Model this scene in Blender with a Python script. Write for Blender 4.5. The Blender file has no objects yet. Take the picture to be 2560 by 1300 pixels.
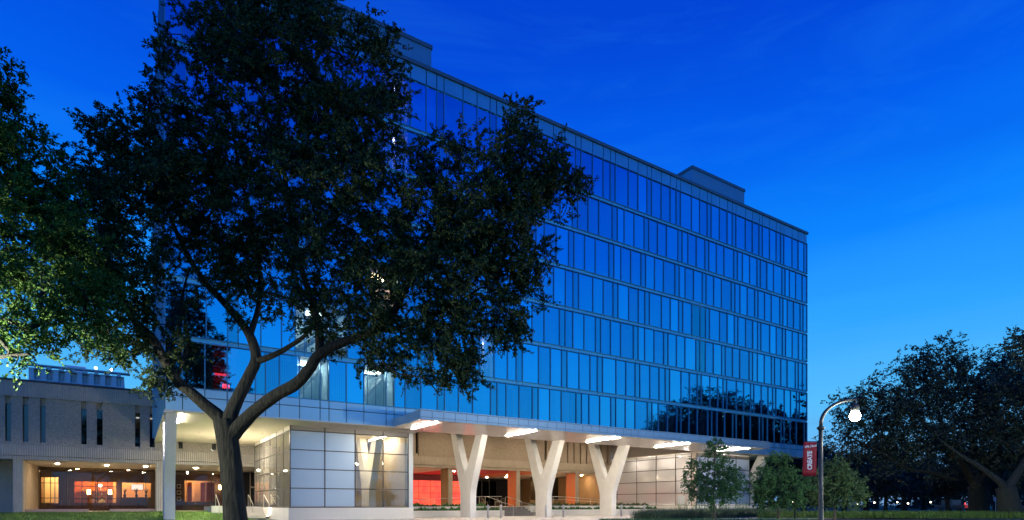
import bpy, math, random
import numpy as np
from mathutils import Vector, Matrix
random.seed(7)
rng = np.random.default_rng(11)
R = math.radians
SC = bpy.context.scene
COL = SC.collection

# ------------------------------------------------------------------ camera
# X runs along the tower front, Y goes into the building, Z is up
F, CX, YH, ZC = 1475.0, 1280.0, 1262.0, 1.0       # lens of the 2560 px photograph
CA, SA = 0.540, 0.8415                            # view direction in X, Y
cam = bpy.data.cameras.new('camera')
cam.sensor_width = 36.0
cam.lens = 36.0 * F / 2560.0
cam.shift_y = (YH - 650.0) / 2560.0
cam.clip_start = 0.1
cam.clip_end = 4000
cam_o = bpy.data.objects.new('camera', cam)
COL.objects.link(cam_o)
cam_o.location = (0, 0, ZC)
cam_o.rotation_euler = (R(90), 0, math.atan2(SA, CA) - R(90))
SC.camera = cam_o

# ------------------------------------------------------------------ world
W = bpy.data.worlds.new('World')
SC.world = W
W.use_nodes = True
nt = W.node_tree
nt.nodes.clear()
def wn(t, **k):
    n = nt.nodes.new(t)
    for a, b in k.items():
        setattr(n, a, b)
    return n
out = wn('ShaderNodeOutputWorld')
bg = wn('ShaderNodeBackground')
sky = wn('ShaderNodeTexSky', sky_type='NISHITA', sun_disc=False)
sky.sun_elevation = R(1.0)
sky.sun_rotation = R(100)
sky.ozone_density = 6.0
tc = wn('ShaderNodeTexCoord')
sx = wn('ShaderNodeSeparateXYZ')
nt.links.new(tc.outputs['Generated'], sx.inputs[0])
# dusk gradient by height over the horizon, thin cloud streaks bend it
mp = wn('ShaderNodeMapping')
mp.inputs['Rotation'].default_value = (R(14), R(-10), R(20))
mp.inputs['Scale'].default_value = (1.2, 1.2, 7.0)
nt.links.new(tc.outputs['Generated'], mp.inputs[0])
nz = wn('ShaderNodeTexNoise')
nz.inputs['Scale'].default_value = 2.2
nz.inputs['Detail'].default_value = 5
nt.links.new(mp.outputs[0], nz.inputs['Vector'])
ma = wn('ShaderNodeMath', operation='MULTIPLY_ADD')
ma.inputs[1].default_value = -0.07
nt.links.new(nz.outputs['Fac'], ma.inputs[0])
ad = wn('ShaderNodeMath', operation='ADD')
ad.inputs[1].default_value = 0.035
nt.links.new(sx.outputs['Z'], ad.inputs[0])
nt.links.new(ad.outputs[0], ma.inputs[2])
rp = wn('ShaderNodeValToRGB')
cr = rp.color_ramp
stops = [(0.0, (0.20, 0.38, 0.70)), (0.06, (0.18, 0.48, 0.90)), (0.16, (0.10, 0.52, 1.0)), (0.27, (0.03, 0.38, 1.0)),
         (0.38, (0.004, 0.235, 1.0)), (0.50, (0.001, 0.118, 0.86)), (0.62, (0.001, 0.062, 0.68)), (1.0, (0.0, 0.028, 0.40))]
while len(cr.elements) < len(stops):
    cr.elements.new(0.5)
for e, (p, c) in zip(cr.elements, stops):
    e.position = p
    e.color = (*c, 1)
nt.links.new(ma.outputs[0], rp.inputs[0])
# low clouds near the horizon
nz2 = wn('ShaderNodeTexNoise')
nz2.inputs['Scale'].default_value = 5.0
nz2.inputs['Detail'].default_value = 6
mp2 = wn('ShaderNodeMapping')
mp2.inputs['Scale'].default_value = (1, 1, 4.5)
nt.links.new(tc.outputs['Generated'], mp2.inputs[0])
nt.links.new(mp2.outputs[0], nz2.inputs['Vector'])
cl = wn('ShaderNodeMapRange')
cl.inputs[1].default_value = 0.48
cl.inputs[2].default_value = 0.70
nt.links.new(nz2.outputs['Fac'], cl.inputs[0])
low = wn('ShaderNodeMapRange')
low.inputs[1].default_value = 0.17
low.inputs[2].default_value = 0.06
nt.links.new(sx.outputs['Z'], low.inputs[0])
mu = wn('ShaderNodeMath', operation='MULTIPLY')
nt.links.new(cl.outputs[0], mu.inputs[0])
nt.links.new(low.outputs[0], mu.inputs[1])
mxc = wn('ShaderNodeMix', data_type='RGBA')
mxc.inputs[7].default_value = (0.13, 0.25, 0.50, 1)
nt.links.new(mu.outputs[0], mxc.inputs[0])
nt.links.new(rp.outputs[0], mxc.inputs[6])
# thin high wisps
mp3 = wn('ShaderNodeMapping')
mp3.inputs['Rotation'].default_value = (R(8), R(16), R(-30))
mp3.inputs['Scale'].default_value = (1.0, 3.0, 9.0)
nt.links.new(tc.outputs['Generated'], mp3.inputs[0])
nz3 = wn('ShaderNodeTexNoise')
nz3.inputs['Scale'].default_value = 1.7
nz3.inputs['Detail'].default_value = 8
nz3.inputs['Roughness'].default_value = 0.62
nz3.inputs['Distortion'].default_value = 0.6
nt.links.new(mp3.outputs[0], nz3.inputs['Vector'])
wf = wn('ShaderNodeMapRange')
wf.inputs[1].default_value = 0.50
wf.inputs[2].default_value = 0.78
wf.inputs[4].default_value = 0.13
nt.links.new(nz3.outputs['Fac'], wf.inputs[0])
mxw = wn('ShaderNodeMix', data_type='RGBA')
mxw.inputs[7].default_value = (0.03, 0.36, 1.0, 1)
nt.links.new(wf.outputs[0], mxw.inputs[0])
nt.links.new(mxc.outputs[2], mxw.inputs[6])
# a little of the physical sky under the gradient
sk = wn('ShaderNodeMix', data_type='RGBA', blend_type='ADD')
sk.inputs[0].default_value = 0.0015
nt.links.new(mxw.outputs[2], sk.inputs[6])
nt.links.new(sky.outputs[0], sk.inputs[7])
nt.links.new(sk.outputs[2], bg.inputs[0])
bg.inputs[1].default_value = 1.0
nt.links.new(bg.outputs[0], out.inputs[0])

sun = bpy.data.lights.new('sun', 'SUN')
sun.energy = 0.03
sun.angle = R(25)
sun.color = (0.6, 0.75, 1.0)
sun_o = bpy.data.objects.new('sun', sun)
COL.objects.link(sun_o)
sun_o.rotation_euler = (R(70), 0, R(-20))

SC.view_settings.view_transform = 'Standard'
SC.view_settings.look = 'None'
SC.view_settings.exposure = 0.0
SC.view_settings.gamma = 1.0
SC.view_settings.use_curve_mapping = False
SC.cycles.use_denoising = True
SC.cycles.max_bounces = 8
SC.cycles.diffuse_bounces = 3
SC.cycles.glossy_bounces = 4
SC.cycles.transparent_max_bounces = 12
SC.cycles.sample_clamp_indirect = 10.0
SC.cycles.caustics_reflective = False
SC.cycles.caustics_refractive = False

# ------------------------------------------------------------------ helpers
def onY(x, Y):                      # X where the sight line through column x meets the plane Y
    u = (x - CX) / F
    return Y * (CA + SA * u) / (SA - CA * u)
def zat(x, y, Y):                   # height of picture point on plane Y
    u = (x - CX) / F
    return ZC + (YH - y) * (Y / (SA - CA * u)) / F
def at(x, y, d):                    # point at depth d
    u = (x - CX) / F
    return Vector((d * (CA + SA * u), d * (SA - CA * u), ZC + (YH - y) * d / F))
def gnd(x, d, z=0.0):
    p = at(x, 0, d)
    return Vector((p.x, p.y, z))
def proj(p):
    fw = CA * p[0] + SA * p[1]
    return CX + F * (SA * p[0] - CA * p[1]) / fw, YH - F * (p[2] - ZC) / fw, fw

MATS = {}
def mat(name, col=(0.5, 0.5, 0.5), rough=0.6, metal=0.0, var=0.0, vscale=2.0, bump=0.0, bscale=20.0,
        emis=None, estr=0.0, island=0.0, stretch=None, wave=None, spec=0.5, coat=0.0):
    if name in MATS:
        return MATS[name]
    m = bpy.data.materials.new(name)
    m.use_nodes = True
    n, l = m.node_tree.nodes, m.node_tree.links
    b = n['Principled BSDF']
    b.inputs['Base Color'].default_value = (*col, 1)
    b.inputs['Roughness'].default_value = rough
    b.inputs['Metallic'].default_value = metal
    b.inputs['Specular IOR Level'].default_value = spec
    b.inputs['Coat Weight'].default_value = coat
    geo = n.new('ShaderNodeNewGeometry')
    vec = geo.outputs['Position']
    if stretch:
        mpn = n.new('ShaderNodeMapping')
        mpn.inputs['Scale'].default_value = stretch
        l.new(vec, mpn.inputs[0])
        vec = mpn.outputs[0]
    src = None
    if var > 0:
        t = n.new('ShaderNodeTexNoise')
        t.inputs['Scale'].default_value = vscale
        t.inputs['Detail'].default_value = 6
        t.inputs['Roughness'].default_value = 0.65
        l.new(vec, t.inputs['Vector'])
        mr = n.new('ShaderNodeMapRange')
        mr.inputs[1].default_value = 0.3
        mr.inputs[2].default_value = 0.7
        mr.inputs[3].default_value = 1 - var
        mr.inputs[4].default_value = 1 + var
        l.new(t.outputs['Fac'], mr.inputs[0])
        src = mr.outputs[0]
    if island > 0:
        mr = n.new('ShaderNodeMapRange')
        mr.inputs[3].default_value = 1 - island
        mr.inputs[4].default_value = 1 + island
        l.new(geo.outputs['Random Per Island'], mr.inputs[0])
        if src is None:
            src = mr.outputs[0]
        else:
            mm = n.new('ShaderNodeMath')
            mm.operation = 'MULTIPLY'
            l.new(src, mm.inputs[0])
            l.new(mr.outputs[0], mm.inputs[1])
            src = mm.outputs[0]
    if src is not None:
        vm = n.new('ShaderNodeVectorMath')
        vm.operation = 'SCALE'
        vm.inputs[0].default_value = col
        l.new(src, vm.inputs['Scale'])
        l.new(vm.outputs[0], b.inputs['Base Color'])
    hgt = None
    if bump > 0:
        t2 = n.new('ShaderNodeTexNoise')
        t2.inputs['Scale'].default_value = bscale
        t2.inputs['Detail'].default_value = 5
        l.new(vec, t2.inputs['Vector'])
        hgt = t2.outputs['Fac']
    if wave:                        # (axis, scale, strength): vertical or horizontal ribs
        wv = n.new('ShaderNodeTexWave')
        wv.bands_direction = wave[0]
        wv.inputs['Scale'].default_value = wave[1]
        wv.wave_profile = 'SIN'
        l.new(geo.outputs['Position'], wv.inputs['Vector'])
        hgt = wv.outputs['Fac']
    if hgt is not None:
        bn = n.new('ShaderNodeBump')
        bn.inputs['Strength'].default_value = wave[2] if wave else bump
        bn.inputs['Distance'].default_value = 0.05
        l.new(hgt, bn.inputs['Height'])
        l.new(bn.outputs[0], b.inputs['Normal'])
    if emis:
        b.inputs['Emission Color'].default_value = (*emis, 1)
        b.inputs['Emission Strength'].default_value = estr
    MATS[name] = m
    return m

def glass(name, refl=0.5, tint=(0.8, 0.85, 0.9), trans=(0.6, 0.65, 0.7), rough=0.01, milk=0.0, milkcol=(0.8, 0.8, 0.8), wob=0.0, rnd=0.0):
    """coated architectural glass: mirror share rising with angle over a clear (or milky) pane"""
    if name in MATS:
        return MATS[name]
    m = bpy.data.materials.new(name)
    m.use_nodes = True
    n, l = m.node_tree.nodes, m.node_tree.links
    n.clear()
    o = n.new('ShaderNodeOutputMaterial')
    g = n.new('ShaderNodeBsdfGlossy')
    g.inputs['Color'].default_value = (*tint, 1)
    g.inputs['Roughness'].default_value = rough
    t = n.new('ShaderNodeBsdfTransparent')
    t.inputs['Color'].default_value = (*trans, 1)
    fr = n.new('ShaderNodeFresnel')
    fr.inputs['IOR'].default_value = 1.5
    mr = n.new('ShaderNodeMapRange')
    mr.inputs[1].default_value = 0.04
    mr.inputs[2].default_value = 1.0
    mr.inputs[3].default_value = refl
    mr.inputs[4].default_value = 1.0
    l.new(fr.outputs[0], mr.inputs[0])
    fac = mr.outputs[0]
    if rnd > 0:
        oi = n.new('ShaderNodeObjectInfo')
        ge = n.new('ShaderNodeNewGeometry')
        a1 = n.new('ShaderNodeMath'); a1.operation = 'ADD'
        l.new(oi.outputs['Random'], a1.inputs[0]); l.new(ge.outputs['Random Per Island'], a1.inputs[1])
        a2 = n.new('ShaderNodeMath'); a2.operation = 'FRACT'; l.new(a1.outputs[0], a2.inputs[0])
        a3 = n.new('ShaderNodeMapRange'); a3.inputs[3].default_value = 1 - rnd; a3.inputs[4].default_value = 1 + rnd * .35
        l.new(a2.outputs[0], a3.inputs[0])
        a4 = n.new('ShaderNodeMath'); a4.operation = 'MULTIPLY'; a4.use_clamp = True
        l.new(fac, a4.inputs[0]); l.new(a3.outputs[0], a4.inputs[1])
        fac = a4.outputs[0]
    base = t.outputs[0]
    if milk > 0:
        d = n.new('ShaderNodeBsdfDiffuse')
        d.inputs['Color'].default_value = (*milkcol, 1)
        tl = n.new('ShaderNodeBsdfTranslucent')
        tl.inputs['Color'].default_value = (*milkcol, 1)
        a = n.new('ShaderNodeMixShader')
        a.inputs[0].default_value = 0.5
        l.new(d.outputs[0], a.inputs[1])
        l.new(tl.outputs[0], a.inputs[2])
        b = n.new('ShaderNodeMixShader')
        b.inputs[0].default_value = milk
        l.new(t.outputs[0], b.inputs[1])
        l.new(a.outputs[0], b.inputs[2])
        base = b.outputs[0]
    mx = n.new('ShaderNodeMixShader')
    l.new(fac, mx.inputs[0])
    l.new(base, mx.inputs[1])
    l.new(g.outputs[0], mx.inputs[2])
    if wob > 0:
        geo = n.new('ShaderNodeNewGeometry')
        tx = n.new('ShaderNodeTexNoise')
        tx.inputs['Scale'].default_value = 0.55
        tx.inputs['Detail'].default_value = 2
        l.new(geo.outputs['Position'], tx.inputs['Vector'])
        bn = n.new('ShaderNodeBump')
        bn.inputs['Strength'].default_value = wob
        bn.inputs['Distance'].default_value = 0.02
        l.new(tx.outputs['Fac'], bn.inputs['Height'])
        l.new(bn.outputs[0], g.inputs['Normal'])
    l.new(mx.outputs[0], o.inputs[0])
    MATS[name] = m
    return m

def emit(name, col, s):
    return mat(name, (0.8, 0.8, 0.8), emis=col, estr=s)

WL = {}                             # world position of parents (they only translate)
def link(o, parent=None, world=(0, 0, 0)):
    COL.objects.link(o)
    w = Vector(world)
    if parent is not None:
        o.parent = parent
        o.location = w - WL.get(parent, Vector((0, 0, 0)))
    else:
        o.location = w
    WL[o] = w
    return o
def tag(o, label=None, cat=None, group=None, kind=None):
    if label: o['label'] = label
    if cat: o['category'] = cat
    if group: o['group'] = group
    if kind: o['kind'] = kind
    return o
def thing(name, label, cat, loc=(0, 0, 0), group=None):
    o = bpy.data.objects.new(name, None)
    o.empty_display_size = 0.3
    link(o, None, loc)
    return tag(o, label, cat, group)

CUBES = {}
def cube(m):
    if m.name in CUBES:
        return CUBES[m.name]
    me = bpy.data.meshes.new('block_' + m.name)
    v = [(x, y, z) for x in (-.5, .5) for y in (-.5, .5) for z in (-.5, .5)]
    f = [(0, 1, 3, 2), (4, 6, 7, 5), (0, 4, 5, 1), (2, 3, 7, 6), (0, 2, 6, 4), (1, 5, 7, 3)]
    me.from_pydata(v, [], f)
    me.materials.append(m)
    CUBES[m.name] = me
    return me
def piece(name, m, parent, x0, x1, y0, y1, z0, z1, rot=None):
    """one box-shaped piece; alike pieces share their mesh"""
    o = bpy.data.objects.new(name, cube(m))
    link(o, parent, ((x0 + x1) / 2, (y0 + y1) / 2, (z0 + z1) / 2))
    o.scale = (abs(x1 - x0), abs(y1 - y0), abs(z1 - z0))
    if rot: o.rotation_euler = rot
    return o

class MB:
    def __init__(s):
        s.v, s.f = [], []
    def add(s, v, f):
        k = len(s.v)
        s.v += [tuple(p) for p in v]
        s.f += [tuple(i + k for i in q) for q in f]
        return s
    def box(s, x0, x1, y0, y1, z0, z1):
        v = [(x, y, z) for x in (x0, x1) for y in (y0, y1) for z in (z0, z1)]
        return s.add(v, [(0, 1, 3, 2), (4, 6, 7, 5), (0, 4, 5, 1), (2, 3, 7, 6), (0, 2, 6, 4), (1, 5, 7, 3)])
    def tube(s, pts, rad, n=8, cap=True, ridge=0.0):
        pts = [Vector(p) for p in pts]
        rad = [float(q) for q in rad] if hasattr(rad, '__len__') else [float(rad)] * len(pts)
        k0 = len(s.v)
        up = None
        for i, p in enumerate(pts):
            d = (pts[min(i + 1, len(pts) - 1)] - pts[max(i - 1, 0)]).normalized()
            if up is None:
                up = Vector((0, 0, 1)) if abs(d.z) < 0.9 else Vector((1, 0, 0))
            a = d.cross(up)
            if a.length < 1e-4: a = d.cross(Vector((0.3, 0.9, 0.1)))
            a.normalize()
            b = a.cross(d).normalized()
            up = b
            for j in range(n):
                t = 2 * math.pi * j / n
                rr = rad[i] * (1 + ridge * (math.sin(7 * t + 1.3 * math.sin(i * .7)) * .5 + math.sin(11 * t + 2.1 * math.sin(i * .43 + 1)) * .5 + .8 * math.sin(2 * t + i * .21))) if ridge else rad[i]
                s.v.append(tuple(p + rr * (math.cos(t) * a + math.sin(t) * b)))
        for i in range(len(pts) - 1):
            for j in range(n):
                q = k0 + i * n
                s.f.append((q + j, q + (j + 1) % n, q + n + (j + 1) % n, q + n + j))
        if cap:
            s.f.append(tuple(k0 + j for j in range(n))[::-1])
            s.f.append(tuple(k0 + (len(pts) - 1) * n + j for j in range(n)))
        return s
    def lathe(s, prof, c=(0, 0, 0), n=20):
        k0 = len(s.v)
        for r, z in prof:
            for j in range(n):
                t = 2 * math.pi * j / n
                s.v.append((c[0] + r * math.cos(t), c[1] + r * math.sin(t), c[2] + z))
        for i in range(len(prof) - 1):
            for j in range(n):
                q = k0 + i * n
                s.f.append((q + j, q + (j + 1) % n, q + n + (j + 1) % n, q + n + j))
        s.f.append(tuple(k0 + j for j in range(n))[::-1])
        s.f.append(tuple(k0 + (len(prof) - 1) * n + j for j in range(n)))
        return s
    def prism_x(s, poly, x0, x1):       # polygon in (Y, Z) extruded along X; convex pieces only
        n = len(poly)
        k = len(s.v)
        s.v += [(x0, p[0], p[1]) for p in poly] + [(x1, p[0], p[1]) for p in poly]
        s.f.append(tuple(k + i for i in range(n)))
        s.f.append(tuple(k + n + i for i in range(n))[::-1])
        for i in range(n):
            j = (i + 1) % n
            s.f.append((k + j, k + i, k + n + i, k + n + j))
        return s
    def build(s, name, m, parent=None, smooth=False, world=(0, 0, 0), kind=None):
        me = bpy.data.meshes.new(name)
        w = Vector(world)
        me.from_pydata([tuple(Vector(p) - w) for p in s.v], [], s.f)
        me.materials.append(m)
        me.update()
        bmx(me)
        if smooth:
            me.polygons.foreach_set('use_smooth', [True] * len(me.polygons))
        o = bpy.data.objects.new(name, me)
        link(o, parent, world)
        if kind: o['kind'] = kind
        return o
import bmesh
def bmx(me):
    b = bmesh.new()
    b.from_mesh(me)
    bmesh.ops.recalc_face_normals(b, faces=b.faces)
    b.to_mesh(me)
    b.free()

def copy_tree(o, parent=None):
    c = o.copy()
    COL.objects.link(c)
    c.parent = parent
    if parent is not None:
        c.matrix_parent_inverse = o.matrix_parent_inverse
    for ch in o.children:
        copy_tree(ch, c)
    return c

def text_mesh(name, s, size, m, parent, loc, mtx, shear=0.0, extrude=0.003, bold=0.0, sx=1.0):
    cu = bpy.data.curves.new(name, 'FONT')
    cu.body = s
    cu.size = size
    cu.shear = shear
    cu.extrude = extrude
    cu.offset = bold
    cu.align_x = 'CENTER'
    cu.align_y = 'CENTER'
    tmp = bpy.data.objects.new('tmp', cu)
    COL.objects.link(tmp)
    bpy.context.view_layer.update()
    me = bpy.data.meshes.new_from_object(tmp.evaluated_get(bpy.context.evaluated_depsgraph_get()))
    bpy.data.objects.remove(tmp)
    me.transform(Matrix.Diagonal((sx, 1, 1, 1)))
    me.transform(mtx)
    me.materials.clear()
    me.materials.append(m)
    o = bpy.data.objects.new(name, me)
    link(o, parent, loc)
    return o

# ------------------------------------------------------------------ materials
M_glass = glass('tower_glass', 0.68, (0.08, 0.66, 1.0), (0.75, 0.82, 0.88), 0.012, wob=0.06, rnd=0.42)
M_glassd = glass('tower_glass_dark', 0.7, (0.08, 0.52, 0.78), (0.3, 0.34, 0.38), 0.03)
M_lit = glass('tower_glass_lit', 0.42, (0.10, 0.74, 1.0), (0.85, 0.9, 0.92), 0.012)
M_clear = glass('clear_glass', 0.10, (0.9, 0.95, 1.0), (0.86, 0.88, 0.86), 0.01)
M_store = glass('storefront_glass', 0.045, (0.9, 0.92, 0.95), (0.88, 0.86, 0.82), 0.01)
M_panel = mat('spandrel_aluminium', (0.13, 0.58, 0.80), 0.5, 0.55, var=0.05, vscale=0.7)
M_parapet = mat('parapet_panel', (0.10, 0.40, 0.62), 0.5, 0.6, var=0.10, vscale=0.6)
M_fascia = mat('fascia_aluminium', (0.36, 0.68, 0.84), 0.45, 0.5, var=0.05, vscale=0.5)
M_canopy = mat('canopy_panel_metal', (0.42, 0.62, 0.74), 0.45, 0.45, var=0.06, vscale=0.6)
M_mull = mat('mullion_metal', (0.08, 0.27, 0.44), 0.4, 0.5)
M_trim = mat('dark_trim', (0.035, 0.05, 0.07), 0.5)
M_pent = mat('ribbed_siding', (0.12, 0.34, 0.52), 0.55, 0.4, var=0.07, vscale=0.5, wave=('X', 3.3, 0.6))
M_plaster = mat('soffit_plaster', (0.76, 0.70, 0.58), 0.7, var=0.03, vscale=0.4)
M_slat = mat('soffit_slat_metal', (0.76, 0.71, 0.65), 0.22, 0.0, var=0.03, vscale=0.8)
M_ycol = mat('painted_column', (0.72, 0.685, 0.62), 0.6, var=0.07, vscale=1.6, bump=0.12, bscale=9)
M_strip = emit('strip_light', (1.0, 0.92, 0.79), 400.0)
M_down = emit('downlight', (1.0, 0.80, 0.55), 420.0)
M_conc = mat('exposed_aggregate', (0.31, 0.235, 0.165), 0.9, var=0.38, vscale=14.0, bump=0.5, bscale=22)
M_band = mat('ribbed_concrete', (0.40, 0.315, 0.225), 0.85, var=0.12, vscale=1.1, wave=('X', 2.2, 0.5))
M_bandy = mat('ribbed_concrete_return', (0.40, 0.315, 0.225), 0.85, var=0.12, vscale=1.1, wave=('Y', 2.2, 0.5))
M_concg = mat('dusk_tinted_aggregate', (0.37, 0.335, 0.30), 0.9, var=0.38, vscale=14.0, bump=0.5, bscale=22)  # same concrete as the wing, cooler dusk light put into its colour
M_bandg = mat('dusk_tinted_ribbed_concrete', (0.44, 0.40, 0.355), 0.85, var=0.12, vscale=1.1, wave=('X', 2.2, 0.5))  # the wing's ribbed concrete with the dusk tint put into its colour
M_roofed = mat('dark_roof_edge', (0.06, 0.065, 0.08), 0.7)
M_slit = glass('slit_glass', 0.12, (0.5, 0.6, 0.7), (0.25, 0.27, 0.3), 0.02)
M_white = mat('white_wall', (0.70, 0.66, 0.59), 0.7, var=0.04, vscale=0.8)
M_brown = mat('brown_ribbed_wall', (0.34, 0.20, 0.085), 0.8, var=0.1, vscale=1.0, wave=('X', 2.5, 0.4))
M_wood = mat('dark_wood', (0.10, 0.046, 0.022), 0.45, var=0.2, vscale=3, stretch=(4, 4, 0.5))
M_redwood = mat('red_wood', (0.36, 0.10, 0.035), 0.45, var=0.2, vscale=2, stretch=(5, 5, 0.4))
M_room = mat('cream_room_wall', (0.62, 0.47, 0.28), 0.8)
M_black = mat('black_metal', (0.012, 0.012, 0.014), 0.4)
M_steel = mat('brushed_steel', (0.55, 0.55, 0.57), 0.35, 0.8)
M_rail = mat('rail_steel', (0.55, 0.50, 0.44), 0.35, 0.6)
M_bark = mat('oak_bark', (0.021, 0.021, 0.013), 0.95, var=0.85, vscale=4.2, bump=1.0, bscale=5, stretch=(3.4, 3.4, 0.5))
M_barkl = mat('pale_bark', (0.024, 0.029, 0.019), 0.95, var=0.45, vscale=5, bump=1.0, bscale=7, stretch=(2.2, 2.2, 0.7))
M_twig = mat('slender_bark', (0.11, 0.085, 0.06), 0.9, var=0.3, vscale=10)
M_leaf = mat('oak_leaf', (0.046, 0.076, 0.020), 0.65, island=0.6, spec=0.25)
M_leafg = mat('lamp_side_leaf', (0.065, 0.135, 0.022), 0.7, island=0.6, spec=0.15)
M_leafb = mat('bright_leaf', (0.085, 0.20, 0.060), 0.65, island=0.55, spec=0.3)
M_leafy = mat('yellow_leaf', (0.10, 0.125, 0.035), 0.5, island=0.5)
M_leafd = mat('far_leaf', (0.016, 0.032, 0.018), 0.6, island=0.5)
M_grass = mat('lawn', (0.10, 0.20, 0.016), 0.9, var=0.35, vscale=3.0, bump=0.6, bscale=25)
M_blade = mat('grass_blade', (0.11, 0.20, 0.022), 0.6, island=0.45)
M_bladeb = mat('fountain_grass_blade', (0.085, 0.145, 0.065), 0.6, island=0.45)
M_pave = mat('plaza_paving', (0.45, 0.395, 0.35), 0.55, var=0.12, vscale=1.2, bump=0.1, bscale=30)
M_asph = mat('asphalt', (0.05, 0.05, 0.055), 0.7, var=0.2, vscale=3)
M_soil = mat('ground_earth', (0.045, 0.05, 0.03), 0.95, var=0.3, vscale=0.8)

# ------------------------------------------------------------------ ground
def sheet(name, x0, x1, y0, y1, z, m, nx=1, ny=1, f=None):
    mb = MB()
    v, q = [], []
    for i in range(nx + 1):
        for j in range(ny + 1):
            x = x0 + (x1 - x0) * i / nx
            y = y0 + (y1 - y0) * j / ny
            v.append((x, y, z + (f(x, y) if f else 0)))
    for i in range(nx):
        for j in range(ny):
            a = i * (ny + 1) + j
            q.append((a, a + ny + 1, a + ny + 2, a + 1))
    mb.add(v, q)
    return tag(mb.build(name, m, smooth=True), kind='structure')
sheet('ground', -1500, 1800, -1500, 1800, -0.06, M_soil)
# plaza in front of the entrance, drive, far street
mb = MB()
mb.box(9.6, 48, 27.0, 44.5, -0.2, 0.0)
tag(mb.build('plaza', M_pave), kind='structure')
mb = MB(); mb.box(-6, 140, 24.6, 26.6, -0.2, 0.004)
tag(mb.build('sidewalk', mat('pale_concrete', (0.46, 0.36, 0.30), 0.8, var=0.1), None), kind='structure')
def lawn_h(x, y):
    return 0.42 * max(0.0, min(1.0, (y - 34) / 20.0)) + 0.02 * math.sin(x * 1.7 + y)
sheet('lawn', -40, 6.2, 26.5, 57.5, 0.0, M_grass, 40, 40, lawn_h)
sheet('park_lawn', 48.5, 330, -160, 330, -0.012, mat('park_grass', (0.028, 0.085, 0.030), 0.9, var=0.3, vscale=0.5), 20, 20, None)
# far street crossing the park
pA, pB = gnd(1880, 112), gnd(2900, 96)
dv = (pB - pA).normalized()
nv = Vector((-dv.y, dv.x, 0))
mb = MB()
a0, a1 = pA - dv * 150, pB + dv * 150
mb.add([a0 - nv * 4 + Vector((0, 0, .0)), a1 - nv * 4, a1 + nv * 4, a0 + nv * 4], [(0, 1, 2, 3)])
o = mb.build('street', mat('street_concrete', (0.30, 0.31, 0.34), 0.6, var=0.1, vscale=0.3))
tag(o, kind='structure')

# ------------------------------------------------------------------ tower
XL, XR, YF = 1.47, 63.84, 38.0
tower = thing('hotel_tower', 'tall blue glass tower on white Y shaped columns', 'building', (XL, YF, 0))
PW = [1.53, 1.16, 1.12, .56, 1.25, 1.18, .80, .57]
RW = PW[::-1]
def bounds(pat, ph):
    P = sum(pat)
    x = ph - P * 12
    xs, i = [], 0
    while x < XR + 2:
        xs.append(x)
        x += pat[i % 8]
        i += 1
    xs = [a for a in xs if XL + 0.35 < a < XR - 0.35]
    return [XL] + xs + [XR]
FLOORS = []     # z0, z1, boundaries
FLOORS.append((7.66, 10.20, bounds(RW, 14.31)))
pats = [(PW, 9.0), (RW, 12.6), (PW, 6.4), (RW, 17.9), (RW, 59.14), (PW, 59.47)]
for k in range(6):
    FLOORS.append((10.54 + 3.3 * k, 13.50 + 3.3 * k if k < 5 else 30.32, bounds(*pats[k])))
# lit rooms behind the glass: floor index -> list of (x0, x1, kind)
ROOMS = {0: [(3.9, 5.35, 'red'), (8.61, 10.48, 'stair'), (12.78, 14.9, 'stair'), (49.6, 63.5, 'green')],
         1: [(8.3, 11.6, 'stair'), (21.4, 22.9, 'curtain')],
         2: [(13.2, 15.2, 'warm'), (45.2, 46.6, 'pale')],
         3: [(45.0, 46.7, 'pale')],
         5: [(14.2, 16.0, 'curtain')], 6: [(14.2, 16.0, 'curtain')]}
def in_room(k, a, b):
    m = (a + b) / 2
    for x0, x1, kd in ROOMS.get(k, []):
        if x0 - 0.1 < m < x1 + 0.1:
            return kd
    return None
panes = []
for k, (z0, z1, xs) in enumerate(FLOORS):
    for a, b in zip(xs[:-1], xs[1:]):
        p = proj(((a + b) / 2, YF, (z0 + z1) / 2))
        wpx = abs(proj((b, YF, z0))[0] - proj((a, YF, z0))[0])
        ar = wpx * F * (z1 - z0) / p[2]
        if p[1] < -140: ar *= 0.05
        if p[0] < 1250 and 60 < p[1] < 900: ar *= 0.42
        kd = in_room(k, a, b)
        panes.append((ar, k, a, b, z0, z1, kd))
panes.sort(reverse=True)
rest, restd = MB(), MB()
for i, (ar, k, a, b, z0, z1, kd) in enumerate(panes):
    narrow = (b - a) < 0.66
    m = (M_clear if kd in ('stair', 'warm') else M_lit) if kd and kd != 'red' else (M_glassd if narrow else M_glass)
    if i < 300 or kd:
        rot = (R(random.gauss(0, .07)), 0, R(random.gauss(0, .10)))
        piece('window_pane', m, tower, a + .02, b - .02, YF, YF + .03, z0, z1, rot)
    else:
        (restd if narrow else rest).box(a + .02, b - .02, YF, YF + .03, z0, z1)
rest.build('small_window_panes', M_glass, tower, kind='stuff')
restd.build('small_narrow_panes', M_glassd, tower, kind='stuff')
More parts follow.
